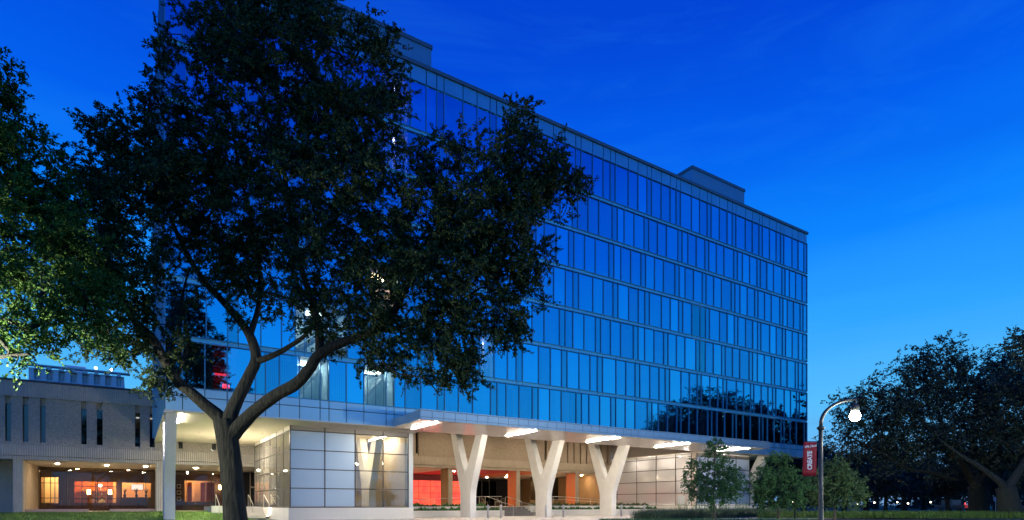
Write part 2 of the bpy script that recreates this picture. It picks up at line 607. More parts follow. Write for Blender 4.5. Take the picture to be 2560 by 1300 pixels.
# mullions, floor trims
mb = MB()
for k, (z0, z1, xs) in enumerate(FLOORS):
    for x in xs:
        mb.box(x - .028, x + .028, YF - .07, YF + .10, z0, z1)
mb.build('window_mullions', M_mull, tower, kind='stuff')
for j in range(6):
    zt = 10.53 + 3.3 * j
    xs = FLOORS[j][2] if j % 2 else FLOORS[j + 1][2]
    xs = [xs[0]] + [x for i, x in enumerate(xs[1:-1]) if i % 4 != 1] + [xs[-1]]
    for a, b in zip(xs[:-1], xs[1:]):
        piece('spandrel_panel', M_panel, tower, a + .018, b - .018, YF - .02, YF + .05, zt - .28, zt - .04)
    piece('spandrel_backing', M_trim, tower, XL, XR, YF + .052, YF + .25, zt - .31, zt - .005)
    for zz in (zt - .04, zt - .32):
        piece('floor_trim', M_mull, tower, XL - .02, XR + .06, YF - .10, YF + .02, zz, zz + .045)
# parapet
xs = FLOORS[6][2]
for a, b in zip(xs[:-1], xs[1:]):
    piece('parapet_panel', M_parapet, tower, a + .035, b - .035, YF - .02, YF + .05, 30.38, 31.42)
piece('parapet_backing', M_trim, tower, XL, XR, YF + .052, YF + .4, 30.34, 31.43)
piece('parapet_trim', M_mull, tower, XL - .02, XR + .06, YF - .09, YF + .05, 30.325, 30.375)
piece('roof_coping', mat('coping_metal', (0.06, 0.13, 0.20), 0.5), tower, XL - .08, XR + .12, YF - .14, YF + .6, 31.44, 31.69)
# lower fascia: two rows of panels left and right of the canopy
xs = FLOORS[0][2]
for a, b in zip(xs[:-1], xs[1:]):
    if b < 15.2 or a > 49.5 or True:
        piece('fascia_panel', M_fascia, tower, a + .025, b - .025, YF - .03, YF + .05, 6.30, 7.10)
        piece('fascia_panel', M_fascia, tower, a + .025, b - .025, YF - .03, YF + .05, 7.15, 7.595)
piece('fascia_backing', M_trim, tower, XL, XR, YF + .052, YF + .25, 6.36, 7.65)
piece('fascia_trim', M_mull, tower, XL - .02, XR + .04, YF - .06, YF + .05, 7.605, 7.655)
# body behind the glass
M_core = mat('room_grey', (0.12, 0.13, 0.15), 0.9)
piece('body', M_core, tower, XL + .35, XR - .05, 41.2, 56.3, 10.30, 31.4)
piece('body', M_core, tower, XL + .35, 17.3, 41.2, 56.3, 7.62, 10.30)
piece('body', M_core, tower, 17.32, 47.4, 41.2, 56.3, 8.5, 10.30)
piece('body', M_core, tower, 47.42, XR - .05, 41.2, 56.3, 7.62, 10.30)
M_slab = mat('floor_slab', (0.35, 0.36, 0.37), 0.8)
for k in range(7):
    zf = 7.45 if k == 0 else 10.25 + 3.3 * (k - 1)
    piece('floor_slab', M_slab, tower, XL + .1, XR - .05, YF + .26, 41.19, zf, zf + .2)
piece('roof_slab', M_slab, tower, XL + .1, XR - .05, YF + .41, 56.3, 30.6, 31.4)
piece('end_wall', M_pent, tower, XL + .02, XL + .34, YF + .26, 56.3, 6.36, 31.4)
piece('end_wall', mat('end_glass', (0.05, 0.10, 0.16), 0.1), tower, XR - .045, XR - .005, YF + .05, 56.3, 6.36, 31.4)
for i in range(14):
    y = YF + .7 + i * 1.25
    piece('vertical_fin', M_mull, tower, XL - .20, XL + .015, y, y + .08, 6.3, 31.5)
# curtains close behind the panes, left open at the lit rooms
M_curt = bpy.data.materials.new('sheer_curtain')
M_curt.use_nodes = True
n, l = M_curt.node_tree.nodes, M_curt.node_tree.links
b = n['Principled BSDF']
geo = n.new('ShaderNodeNewGeometry')
sp = n.new('ShaderNodeSeparateXYZ')
l.new(geo.outputs['Position'], sp.inputs[0])
v1 = n.new('ShaderNodeMath'); v1.operation = 'DIVIDE'; v1.inputs[1].default_value = 1.37
l.new(sp.outputs['X'], v1.inputs[0])
v2 = n.new('ShaderNodeMath'); v2.operation = 'FLOOR'; l.new(v1.outputs[0], v2.inputs[0])
v3 = n.new('ShaderNodeMath'); v3.operation = 'DIVIDE'; v3.inputs[1].default_value = 3.3
l.new(sp.outputs['Z'], v3.inputs[0])
v4 = n.new('ShaderNodeMath'); v4.operation = 'FLOOR'; l.new(v3.outputs[0], v4.inputs[0])
cb = n.new('ShaderNodeCombineXYZ'); l.new(v2.outputs[0], cb.inputs[0]); l.new(v4.outputs[0], cb.inputs[1])
wnz = n.new('ShaderNodeTexWhiteNoise'); l.new(cb.outputs[0], wnz.inputs['Vector'])
rmp = n.new('ShaderNodeValToRGB')
rmp.color_ramp.elements[0].color = (0.06, 0.07, 0.09, 1)
rmp.color_ramp.elements[1].color = (0.8, 0.8, 0.8, 1)
rmp.color_ramp.interpolation = 'B_SPLINE'
l.new(wnz.outputs['Value'], rmp.inputs[0])
l.new(rmp.outputs[0], b.inputs['Base Color'])
b.inputs['Roughness'].default_value = 0.9
wv = n.new('ShaderNodeTexWave'); wv.bands_direction = 'X'; wv.inputs['Scale'].default_value = 2.6
wv.inputs['Distortion'].default_value = 1.5; wv.inputs['Detail'].default_value = 2
l.new(geo.outputs['Position'], wv.inputs['Vector'])
bn = n.new('ShaderNodeBump'); bn.inputs['Strength'].default_value = 0.8; bn.inputs['Distance'].default_value = 0.08
l.new(wv.outputs['Fac'], bn.inputs['Height']); l.new(bn.outputs[0], b.inputs['Normal'])
for k, (z0, z1, xs) in enumerate(FLOORS):
    cuts = sorted(ROOMS.get(k, []))
    x = XL + .36
    segs = []
    for c in cuts:
        segs.append((x, c[0])); x = c[1]
    segs.append((x, XR - .06))
    for a, b2 in segs:
        piece('curtain', M_curt, tower, a, b2, YF + .30, YF + .33, z0 - .01, z1 + .02)
# the lit rooms
M_sheer = glass('sheer_lit', 0.02, (.8, .8, .8), (.7, .7, .7), .3, milk=.93, milkcol=(.85, .80, .74))
lampc = {'stair': ((0.72, 0.95, 1.0), 26), 'green': ((0.55, 1.0, 0.85), 14), 'curtain': ((1.0, 0.86, 0.80), 18),
         'warm': ((1.0, 0.72, 0.36), 30), 'pale': ((0.95, 0.95, 1.0), 70), 'red': ((1.0, 0.02, 0.03), 6)}
wallc = {'stair': (0.55, 0.66, 0.68), 'green': (0.30, 0.40, 0.36), 'curtain': (0.6, 0.55, 0.5), 'warm': (0.6, 0.5, 0.35), 'pale': (0.5, 0.5, 0.5), 'red': (0.25, 0.03, 0.03)}
for k, rs in ROOMS.items():
    z0, z1, xs = FLOORS[k]
    for x0, x1, kd in rs:
        wm = mat('room_wall_' + kd, wallc[kd], 0.8)
        piece('room_wall', wm, tower, x0 - .06, x0 - .005, YF + .34, 41.15, z0, z1)
        piece('room_wall', wm, tower, x1 + .005, x1 + .06, YF + .34, 41.15, z0, z1)
        piece('room_wall', wm, tower, x0, x1, 41.10, 41.16, z0, z1)
        col, st = lampc[kd]
        lm = emit('room_light_' + kd, col, st)
        nl = max(1, int((x1 - x0) / 2.4))
        for i in range(nl):
            xc = x0 + (x1 - x0) * (i + .5) / nl
            if kd == 'red':
                piece('room_sign', emit('room_sign_red', (1, .03, .04), 12), tower, xc - .2, xc + .2, YF + .6, YF + .64, z0 + .25, z0 + .5)
                piece('room_light', lm, tower, xc - .4, xc + .4, 40.6, 40.8, z0 + 1.4, z0 + 1.5)
            else:
                piece('room_light', lm, tower, xc - .55, xc + .55, 39.3, 39.8, z1 - .12, z1 - .07)
        if kd in ('curtain', 'pale'):
            for i in range(2):
                a = x0 + i * (x1 - x0) * .52
                piece('curtain', M_sheer, tower, a, a + (x1 - x0) * .44, YF + .5, YF + .54, z0, z1 - .15)
        if kd == 'stair':
            mb = MB()
            ns = 13
            for s in range(ns):
                xa = x0 + .1 + (x1 - x0 - .3) * s / ns
                za = z0 + (z1 - z0) * .85 * s / ns
                mb.box(xa, xa + (x1 - x0) / ns, 39.6, 40.6, za, za + .2)
            mb.build('stair_flight', mat('stair_steel', (0.5, 0.52, 0.53), .5), tower)
            mb = MB()
            for s in range(5):
                o = .25 + .2 * s
                mb.tube([(x0 + .1, 39.5, z0 + o), (x1 - .2, 39.5, z0 + (z1 - z0) * .85 + o * .4)], .022, 6)
            for s in range(4):
                xa = x0 + .2 + (x1 - x0 - .4) * s / 3
                mb.tube([(xa, 39.5, z0), (xa, 39.5, z1 - .2)], .03, 6)
            mb.build('stair_railing', mat('stair_rail', (0.12, 0.13, 0.14), .4), tower)
        if kd == 'green':
            for xa, w, cc in ((51.6, .5, (0.05, 0.35, 0.03)), (55.4, .55, (0.06, 0.42, 0.04)), (58.3, .9, (0.5, 0.55, 0.5)), (60.6, .4, (0.6, 0.6, 0.6)), (53.2, .35, (0.6, 0.62, 0.6))):
                piece('room_board', mat('board_%.2f' % xa, cc, .7), tower, xa, xa + w, 40.2, 40.3, z0, z0 + 1.9)
# roof enclosures
for nm, xa, xb in (('roof_enclosure', 3.5, 19.5), ('roof_enclosure', 49.5, 58.2)):
    piece(nm, M_pent, tower, xa, xb, 42.0, 52.0, 31.3, 36.4)
    piece('enclosure_coping', mat('coping_metal'), tower, xa - .08, xb + .08, 41.92, 52.1, 36.4, 36.7)

# canopy on the front
canopy = MB().box(14.86, 50.04, 33.56, 37.9, 6.36, 6.84).build('canopy', M_trim, tower)
x = 14.8
xe = 50.1
nn = 44
wd = (xe - x) / nn
for i in range(nn):
    a = x + wd * i
    piece('canopy_panel', M_canopy, canopy, a + .014, a + wd - .014, 33.49, 33.555, 6.265, 6.405)
    piece('canopy_panel', M_canopy, canopy, a + .014, a + wd - .014, 33.49, 33.555, 6.43, 6.82)
piece('canopy_edge', M_canopy, canopy, x - .02, xe + .02, 33.46, 34.2, 6.845, 6.90)
for i in range(4):
    a = 33.58 + 1.1 * i
    piece('canopy_panel', M_canopy, canopy, 14.79, 14.855, a + .007, a + 1.09, 6.265, 6.41)
    piece('canopy_panel', M_canopy, canopy, 14.79, 14.855, a + .007, a + 1.09, 6.425, 6.83)
    piece('canopy_panel', M_canopy, canopy, 50.045, 50.11, a + .007, a + 1.09, 6.265, 6.83)
mb = MB()
a = 14.86
while a < 50.0:
    mb.box(a, a + .288, 33.57, 39.05, 6.25, 6.30)
    a += .30
mb.build('soffit_slats', M_slat, canopy, kind='stuff')
piece('soffit_backing', M_trim, canopy, 14.9, 50.0, 33.58, 39.0, 6.302, 6.355)
for a in (16.2, 23.9, 31.8, 39.8, 47.9):
    piece('strip_light', M_strip, canopy, a - .04, a + .04, 34.1, 38.0, 6.215, 6.248)
for a in (19.6, 21.9, 27.5, 29.6, 35.4, 43.5):
    mb = MB(); mb.lathe([(.05, 6.236), (.05, 6.249)], (a, 36.5, 0), 10)
    mb.build('soffit_sensor', M_white, canopy)
# plaster soffits under the tower ends, high ceiling behind the columns
piece('soffit', M_plaster, tower, XL, 17.3, YF - .03, 56.4, 6.25, 6.35)
piece('soffit', M_plaster, tower, 47.4, XR, YF + .02, 54.0, 6.25, 6.35)
piece('soffit_edge', M_plaster, tower, XL - .04, XL + .4, YF + .0, 56.4, 6.14, 6.249)
piece('porch_ceiling', mat('porch_ceiling', (0.25, 0.22, 0.19), .8), tower, 17.32, 47.38, 39.1, 52.2, 8.36, 8.46)
piece('strip_light', M_strip, tower, 2.30, 2.42, 38.9, 43.0, 6.215, 6.248)
piece('strip_light', M_strip, tower, 6.1, 6.3, 47.0, 50.8, 6.215, 6.248)  # extra strip added out of sight behind the trunk to brighten the lawn
for a, yb in ((5.2, 41), (8, 46.5), (4, 48), (11, 39.3), (13.5, 39.4), (6.5, 52)):
    mb = MB(); mb.lathe([(.05, 6.236), (.05, 6.249)], (a, yb, 0), 10)
    mb.build('soffit_sensor', M_black, tower)

for a in (20.5, 25, 29.5, 34, 38.5, 43):
    for yb in (45.2, 49.6):
        mb = MB(); mb.lathe([(.16, 8.33), (.16, 8.357)], (a, yb, 0), 12)
        mb.build('downlight', emit('porch_downlight', (1.0, .86, .66), 300), tower)
# Y shaped columns: arms spread along Y, extruded along X
def ycolumn(X0, Yb, top_far, top_near=6.28, t=.52):
    s = Yb - 40.0
    def L(z, pts):
        for (z0, y0), (z1, y1) in zip(pts[:-1], pts[1:]):
            if z0 <= z <= z1:
                return y0 + (y1 - y0) * (z - z0) / (z1 - z0)
        (z0, y0), (z1, y1) = pts[-2:]
        return y0 + (y1 - y0) * (z - z0) / (z1 - z0)
    on = [(0, 40.0), (1.75, 40.0), (2.0, 39.98), (2.3, 39.90), (2.7, 39.75), (6.4, 38.15)]
    of = [(0, 41.65), (1.75, 41.65), (2.0, 41.67), (2.3, 41.74), (2.7, 41.88), (6.4, 43.2)]
    nb, nf = 40.72, 41.02           # notch
    inn = [(3.42, 40.87), (3.5, 40.74), (3.65, 40.66), (6.4, 39.12)]
    inf = [(3.42, 40.87), (3.5, 41.00), (3.65, 41.07), (6.4, 42.28)]
    mb = MB()
    zs = [0, 1.75, 2.0, 2.3, 2.7, 3.1, 3.42]
    for z0, z1 in zip(zs[:-1], zs[1:]):
        mb.prism_x([(L(z0, on) + s, z0), (L(z0, of) + s, z0), (L(z1, of) + s, z1), (L(z1, on) + s, z1)], X0, X0 + t)
    for a, b2, top in ((on, inn, top_near), (inf, of, top_far)):
        zs = [3.42, 3.5, 3.65, 4.5, top]
        for z0, z1 in zip(zs[:-1], zs[1:]):
            mb.prism_x([(L(z0, a) + s, z0), (L(z0, b2) + s, z0), (L(z1, b2) + s, z1), (L(z1, a) + s, z1)], X0, X0 + t)
    me_o = mb.build('y_column', M_ycol, tower)
    bb = bmesh.new(); bb.from_mesh(me_o.data)
    bmesh.ops.remove_doubles(bb, verts=bb.verts, dist=.0005)
    dup = {}
    for f in bb.faces:
        dup.setdefault(tuple(sorted(v.index for v in f.verts)), []).append(f)
    bmesh.ops.delete(bb, geom=[f for q in dup.values() if len(q) > 1 for f in q], context='FACES_ONLY')
    bmesh.ops.recalc_face_normals(bb, faces=bb.faces)
    bb.to_mesh(me_o.data); bb.free()
    return me_o
for X0 in (21.85, 29.13, 36.4):
    ycolumn(X0, 40.0, 8.40)
ycolumn(1.52, 39.9, 6.26, 6.26, .55)
ycolumn(57.0, 40.3, 6.26, 6.26)
ycolumn(15.0, 43.4, 6.24, 6.24)

# ------------------------------------------------------------------ glass pavilions under the tower
ROWS = [.86, 2.10, 3.38, 4.65, 5.92]
M_frost = glass('frosted_glass', 0.42, (0.75, 0.88, 1.0), (0.6, 0.6, 0.6), 0.36, milk=0.92, milkcol=(0.38, 0.46, 0.60))
M_pframe = mat('bronze_frame', (0.07, 0.06, 0.055), .45, .3)
M_head = mat('head_panel', (0.26, 0.24, 0.23), .5)
M_inner = mat('pavilion_interior', (0.62, 0.54, 0.45), .8)
pav = thing('glass_pavilion', 'two-tone glass pavilion on a white plinth beside the big oak', 'pavilion', (8.6, 40.4, 0))
YP, XP0, XP1, YB = 40.5, 8.67, 16.96, 54.0
piece('plinth', M_white, pav, 8.55, 17.32, 40.38, YB, -.1, .80)
piece('plinth_cap', M_pframe, pav, 8.60, 17.0, 40.42, YB, .80, .86)
piece('corner_post', mat('silver_post', (0.50, 0.53, 0.56), .4), pav, 16.98, 17.30, 40.42, 40.9, .80, 6.24)
fx = [XP0, onY(812, YP), onY(887.5, YP), onY(957.8, YP), XP1]
for i in range(4):
    for j in range(4):
        piece('pane', M_frost if i < 2 else M_clear, pav, fx[i] + .03, fx[i + 1] - .03, YP, YP + .03, ROWS[j] + .03, ROWS[j + 1] - .03)
    piece('head_panel', M_head, pav, fx[i] + .03, fx[i + 1] - .03, YP, YP + .04, 5.95, 6.24)
for xx in fx: piece('mullion', M_pframe, pav, xx - .03, xx + .03, YP - .04, YP + .08, .86, 6.24)
for z in ROWS[1:]: piece('transom', M_pframe, pav, XP0 + .03, XP1 - .03, YP - .03, YP + .07, z - .03, z + .03)
M_side = glass('pavilion_side_glass', 0.16, (0.85, 0.9, 0.95), (0.85, 0.85, 0.8), 0.02, milk=0.55, milkcol=(0.72, 0.66, 0.54))
sy = [YP + .1, 42.55, 44.9, 47.3, 49.7, 51.6, YB]
for i in range(6):
    for j in range(4):
        piece('pane', M_side, pav, XP0, XP0 + .03, sy[i] + .02, sy[i + 1] - .02, ROWS[j] + .03, ROWS[j + 1] - .03)
    piece('head_panel', M_plaster, pav, XP0, XP0 + .04, sy[i] + .02, sy[i + 1] - .02, 5.95, 6.24)
for yy in sy[1:]: piece('mullion', M_pframe, pav, XP0 - .03, XP0 + .06, yy - .025, yy + .025, .86, 6.24)
for z in ROWS[1:]: piece('transom', M_pframe, pav, XP0 - .03, XP0 + .06, YP + .1, YB, z - .03, z + .03)
# right side wall and the inside
piece('inner_wall', M_inner, pav, XP1 - .05, XP1 + .1, 41.0, YB, .86, 6.24)
piece('inner_wall', M_inner, pav, XP0 + .3, XP1 - .07, 50.2, 50.4, .86, 6.24)
piece('inner_wall', M_inner, pav, 11.6, 11.72, 43.2, 50.1, .86, 6.24)
for z in (2.2, 3.5, 4.8):
    piece('shelf', M_inner, pav, 12.0, 16.6, 49.6, 50.18, z, z + .06)
for xx in (13.2, 14.6, 16.0):
    piece('shelf_upright', M_inner, pav, xx, xx + .08, 49.58, 50.17, .86, 5.6)
for a in (10.3, 13.4, 16.1):
    piece('strip_light', emit('pavilion_strip', (1.0, .82, .60), 115), pav, a - .05, a + .05, 42.2, 45.6, 6.17, 6.22)
# chandelier hanging inside
ch = thing('chandelier', 'sparkling chandelier hanging inside the left glass pavilion', 'chandelier', (12.9, 43.5, 4.2))
mb = MB()
M_glob = emit('chandelier_bulb', (1.0, .82, .55), 60)
for i in range(34):
    a = rng.uniform(0, 6.28); r = .95 * math.sqrt(rng.uniform(0, 1))
    x, y, z = 12.9 + r * 1.3 * math.cos(a), 43.5 + r * math.sin(a), 4.15 + rng.normal(0, .10)
    mb.tube([(x, y, z + .05), (x, y, 6.2)], .006, 4)
    q = MB(); q.lathe([(.01, -.05), (.045, -.02), (.05, .02), (.02, .06)], (x, y, z), 8)
    q.build('bulb', M_glob, ch)
mb.build('cables', M_black, ch)

pavr = thing('glass_pavilion', 'cream glass pavilion with a small door behind the fountain grass', 'pavilion', (47.4, 40.0, 0))
XQ0, XQ1, YQ = 47.4, 56.3, 40.0
piece('plinth', M_white, pavr, XQ0 - .1, XQ1 + 3.4, YQ - .1, 52.5, -.1, .93)
piece('plinth_cap', M_pframe, pavr, XQ0 - .03, XQ1, YQ - .02, 52.2, .93, .98)
piece('corner_post', mat('warm_post', (0.62, 0.50, 0.40), .5), pavr, XQ0 + .0, XQ0 + .36, YQ, YQ + .3, .93, 6.24)
M_cream = glass('cream_glass', 0.05, (0.9, 0.9, 0.92), (0.7, 0.65, 0.6), 0.12, milk=0.80, milkcol=(0.80, 0.79, 0.77))
qy = [YQ + .32, 42.4, 45.1, 48.0, 51.2, 52.25]
QR = [.98, 2.20, 3.46, 4.70, 5.90, 6.24]
for i in range(5):
    for j in range(5):
        if i == 0 and j == 0: continue
        piece('pane', M_cream, pavr, XQ0, XQ0 + .03, qy[i] + .03, qy[i + 1] - .03, QR[j] + .03, QR[j + 1] - .03)
for yy in qy: piece('mullion', M_pframe, pavr, XQ0 - .04, XQ0 + .06, yy - .03, yy + .03, .98, 6.24)
for z in QR[1:-1]: piece('transom', M_pframe, pavr, XQ0 - .03, XQ0 + .06, YQ + .33, 52.25, z - .03, z + .03)
# door in the left side
dr = MB()
dr.box(XQ0 - .06, XQ0 + .04, 40.95, 41.1, .0, 2.17); dr.box(XQ0 - .06, XQ0 + .04, 42.2, 42.36, .0, 2.17); dr.box(XQ0 - .06, XQ0 + .04, 41.1, 42.2, 2.0, 2.17)
dr = dr.build('door', mat('door_frame', (0.55, 0.42, 0.36), .5), pavr)
piece('door_glass', glass('door_glass', .15, (.9, .95, 1), (.7, .75, .75), .02, milk=.6, milkcol=(.7, .75, .75)), dr, XQ0 - .03, XQ0 + .01, 41.105, 42.195, .0, 1.995)
piece('pane', M_cream, pavr, XQ0, XQ0 + .03, 40.36, 40.93, 1.0, 2.17)
gx = [XQ0 + .38, 49.5, 51.8, 54.0, XQ1]
for i in range(4):
    for j in range(4):
        piece('pane', M_frost, pavr, gx[i] + .03, gx[i + 1] - .03, YQ, YQ + .03, QR[j] + .03, QR[j + 1] - .03)
    piece('head_panel', M_head, pavr, gx[i] + .03, gx[i + 1] - .03, YQ, YQ + .04, 5.93, 6.24)
for xx in gx: piece('mullion', M_pframe, pavr, xx - .03, xx + .03, YQ - .04, YQ + .08, .98, 6.24)
for z in QR[1:-1]: piece('transom', M_pframe, pavr, XQ0 + .4, XQ1, YQ - .03, YQ + .07, z - .03, z + .03)
piece('inner_wall', M_inner, pavr, 51.5, 51.7, YQ + .5, 52, .95, 6.24)
piece('inner_wall', M_inner, pavr, XQ1 - .1, XQ1, YQ + .1, 52, .95, 6.24)
for yy in (43.5, 47.5): piece('strip_light', emit('pavilion_strip_right', (1.0, .93, .86), 2800), pavr, 48.6, 50.6, yy, yy + .1, 6.16, 6.2)
piece('strip_light', emit('pavilion_strip_right', (1.0, .93, .86), 2800), pavr, 52.6, 55.4, 41.5, 41.6, 6.16, 6.2)

# ------------------------------------------------------------------ older concrete building
old = thing('concrete_building', 'two storey brown concrete building with slit windows behind the tower', 'building', (-20, 56.5, 0))
YW = 56.5
slits = [(-250, -235), (-205, -190), (-120, -105), (-60, -46), (13.6, 28.4), (57.5, 72), (101, 114.7), (203, 217), (242, 257), (337.6, 350.6), (374, 387), (446, 457), (529, 540)]
SL = [(onY(a, YW), onY(b2, YW)) for a, b2 in slits]
XA, XB = -26.0, 13.0
xs = [XA] + [v for s in SL for v in s] + [XB]
for i in range(0, len(xs), 2):
    piece('wall_panel', M_concg, old, xs[i], xs[i + 1], YW - .18, YW + .3, 5.45, 9.0)
for a, b2 in SL:
    piece('slit_window', M_slit, old, a, b2, YW + .20, YW + .23, 5.7, 8.45)
    piece('slit_head', M_bandg, old, a, b2, YW + .1, YW + .3, 8.45, 9.0)
    piece('slit_sill', M_bandg, old, a, b2, YW - .05, YW + .3, 5.45, 5.70)
# two of the offices are lit
for i, cc in ((9, (1, .9, .7)), (10, (1, .8, .5))):
    a, b2 = SL[i]
    piece('office_light', emit('office_%d' % i, cc, 9), old, a + .05, b2 - .05, YW + .8, YW + 1.0, 8.1, 8.2)
    piece('office_wall', M_room, old, a - .6, b2 + .6, YW + 1.5, YW + 1.6, 5.5, 8.9)
    for z in (6.4, 6.8, 7.2):
        piece('office_shelf', M_wood, old, a - .4, b2 + .4, YW + 1.2, YW + 1.5, z, z + .04)
piece('upper_fascia', M_bandg, old, XA, XB, YW - .3, YW + .5, 9.0, 10.12)
piece('roof_edge', M_roofed, old, XA, XB, YW - .34, YW + 8, 10.12, 10.28)
piece('backing', mat('dark_room', (0.02, 0.02, 0.025), .9), old, XA, XB, YW + 2.0, YW + 2.2, 5.4, 10)
piece('lower_band', M_bandg, old, XA, XB, YW - .25, YW + .5, 4.66, 5.44)
piece('lower_lip', M_bandg, old, XA, XB, YW - .18, YW + .5, 4.36, 4.63)
piece('arcade_ceiling', M_plaster, old, XA, XB, YW + .51, 66.2, 4.36, 4.5)
for xc in (onY(33, YW), 1.56):
    piece('pier', M_bandg, old, xc, xc + .55, YW - .1, YW + 1.1, .2, 4.36)
piece('pier', M_bandy, old, -7.4, -7.0, YW + 1.2, 66.0, .2, 4.36)
piece('pier', M_bandy, old, 1.75, 2.1, YW + 1.2, 66.0, .2, 4.36)
piece('side_wall', M_bandg, old, XA, -7.42, YW + 2.4, YW + 2.6, .2, 4.36)
piece('arcade_floor', M_white, old, -7.0, 9.0, YW + .2, 73, .3, .44)
for xx, yy in ((-5.2, 60.5), (-1.9, 60.5), (.9, 60.5), (4.8, 60.8), (7.2, 61)):
    mb = MB(); mb.lathe([(.13, 4.33), (.13, 4.357)], (xx, yy, 0), 14)
    mb.build('downlight', M_down, old)
# storefront glass
YG = 66.0
gxs = [-7.0, -5.0, -2.9, -.95, 1.0, 1.75]
for a, b2 in zip(gxs[:-1], gxs[1:]):
    piece('pane', M_store, old, a + .03, b2 - .03, YG, YG + .03, .45, 4.34)
gx2 = [2.1, 4.35, 6.6, 8.7]
for a, b2 in zip(gx2[:-1], gx2[1:]):
    piece('pane', M_store, old, a + .03, b2 - .03, YG, YG + .03, .45, 4.34)
for a in gxs + gx2:
    piece('mullion', M_black, old, a - .03, a + .03, YG - .04, YG + .07, .45, 4.34)
for a, b2 in ((-7.0, -3.0), (-1.6, 1.5)):
    piece('low_ledge', mat('pink_stone', (0.42, 0.30, 0.27), .7, var=.1), old, a, b2, YW + .9, YW + 1.6, .30, .66)
# restaurant behind it
piece('inner_wall', M_wood, old, -7.6, -7.42, 66.1, 75.2, .44, 4.36)
piece('inner_wall', M_wood, old, 9.02, 9.2, 66.1, 75.2, .44, 4.36)
piece('inner_wall', M_wood, old, -7.4, 9.0, 75.0, 75.2, .44, 4.36)
piece('inner_wall', M_wood, old, 2.12, 2.3, 66.2, 75.0, .44, 4.36)
piece('restaurant_floor', M_wood, old, -7.4, 9, 66.1, 75, .36, .44)
piece('restaurant_ceiling', mat('dark_ceiling', (.10, .07, .05), .8), old, -7.4, 9, 66.1, 75, 4.36, 4.5)
YI = 70.5
def wallrun(x0, x1, z0, z1, m=M_wood): piece('inner_wall', m, old, x0, x1, YI, YI + .15, z0, z1)
o1 = (onY(103, YI), onY(146, YI)); o2 = (onY(186, YI), onY(290, YI)); o3 = (onY(305, YI), onY(377, YI))
ZT = [3.55, 3.2, 3.35]
wallrun(-7.4, o1[0], .44, 4.36); wallrun(o1[1], o2[0], .44, 4.36); wallrun(o2[1], o3[0], .44, 4.36); wallrun(o3[1], 2.4, .44, 4.36)
for (a, b2), zt, zb in ((o1, 3.6, 1.15), (o2, 3.25, 1.2), (o3, 3.2, 1.75)):
    wallrun(a, b2, zt, 4.36); wallrun(a, b2, .44, zb)
# rooms behind the openings
piece('inner_wall', M_room, old, o1[0] - .8, o1[1] + .8, 73.6, 73.7, .44, 4.3)
piece('room_light', emit('warm_room_light', (1, .72, .34), 110), old, o1[0], o1[1], 72, 72.4, 4.2, 4.28)
piece('inner_wall', M_redwood, old, o2[0] - .8, o2[1] + .8, 74.2, 74.3, .44, 4.3)
piece('room_light', emit('bar_light', (1, .50, .17), 120), old, o2[0], o2[1], 72.3, 72.6, 4.2, 4.28)
piece('inner_wall', mat('peach_wall', (.52, .31, .16), .8), old, o3[0] - .8, o3[1] + .8, 73.2, 73.3, .44, 4.3)
piece('room_light', emit('peach_light', (1, .62, .30), 85), old, o3[0], o3[1], 72, 72.3, 4.2, 4.28)
for (a, b2), zt, zb in ((o1, 3.6, 1.15), (o2, 3.25, 1.2)):
    for t in (.18, .55, .8):
        xx = a + (b2 - a) * t
        piece('lattice_bar', M_black, old, xx - .03, xx + .03, YI - .06, YI - .003, zb, zt)
    for t in (.2, .78):
        zz = zb + (zt - zb) * t
        piece('lattice_bar', M_black, old, a, b2, YI - .07, YI - .063, zz - .03, zz + .03)
rb = random.Random(3)
for z in (1.545, 1.995, 2.445):
    for i in range(9):
        bx = o2[0] + .2 + (o2[1] - o2[0] - .4) * (i + rb.uniform(.1, .9)) / 9
        hh = rb.uniform(.24, .33)
        q = MB(); q.lathe([(.04, 0), (.042, hh * .6), (.015, hh * .78), (.015, hh)], (bx, 73.9, z), 8)
        o = q.build('bottle', mat('bottle_%d' % (i % 3), ((.5, .28, .08), (.08, .2, .1), (.6, .55, .45))[i % 3], .15), world=(bx, 73.9, z))
        tag(o, 'small %s bottle on the %s shelf behind the restaurant bar' % (('amber', 'green', 'pale')[i % 3], {1.545: 'lowest', 1.995: 'middle', 2.445: 'top'}[z]), 'bottle', 'bottles behind the bar')
for z in (1.5, 1.95, 2.4):
    piece('bar_shelf', M_wood, old, o2[0], o2[1], 73.7, 74.1, z, z + .04)
for a in (-4.4, -.4, 4.6):
    mb = MB(); mb.lathe([(.11, 4.335), (.11, 4.358)], (a, 68.2, 0), 12)
    mb.build('downlight', emit('dining_downlight', (1.0, .74, .45), 90), old)
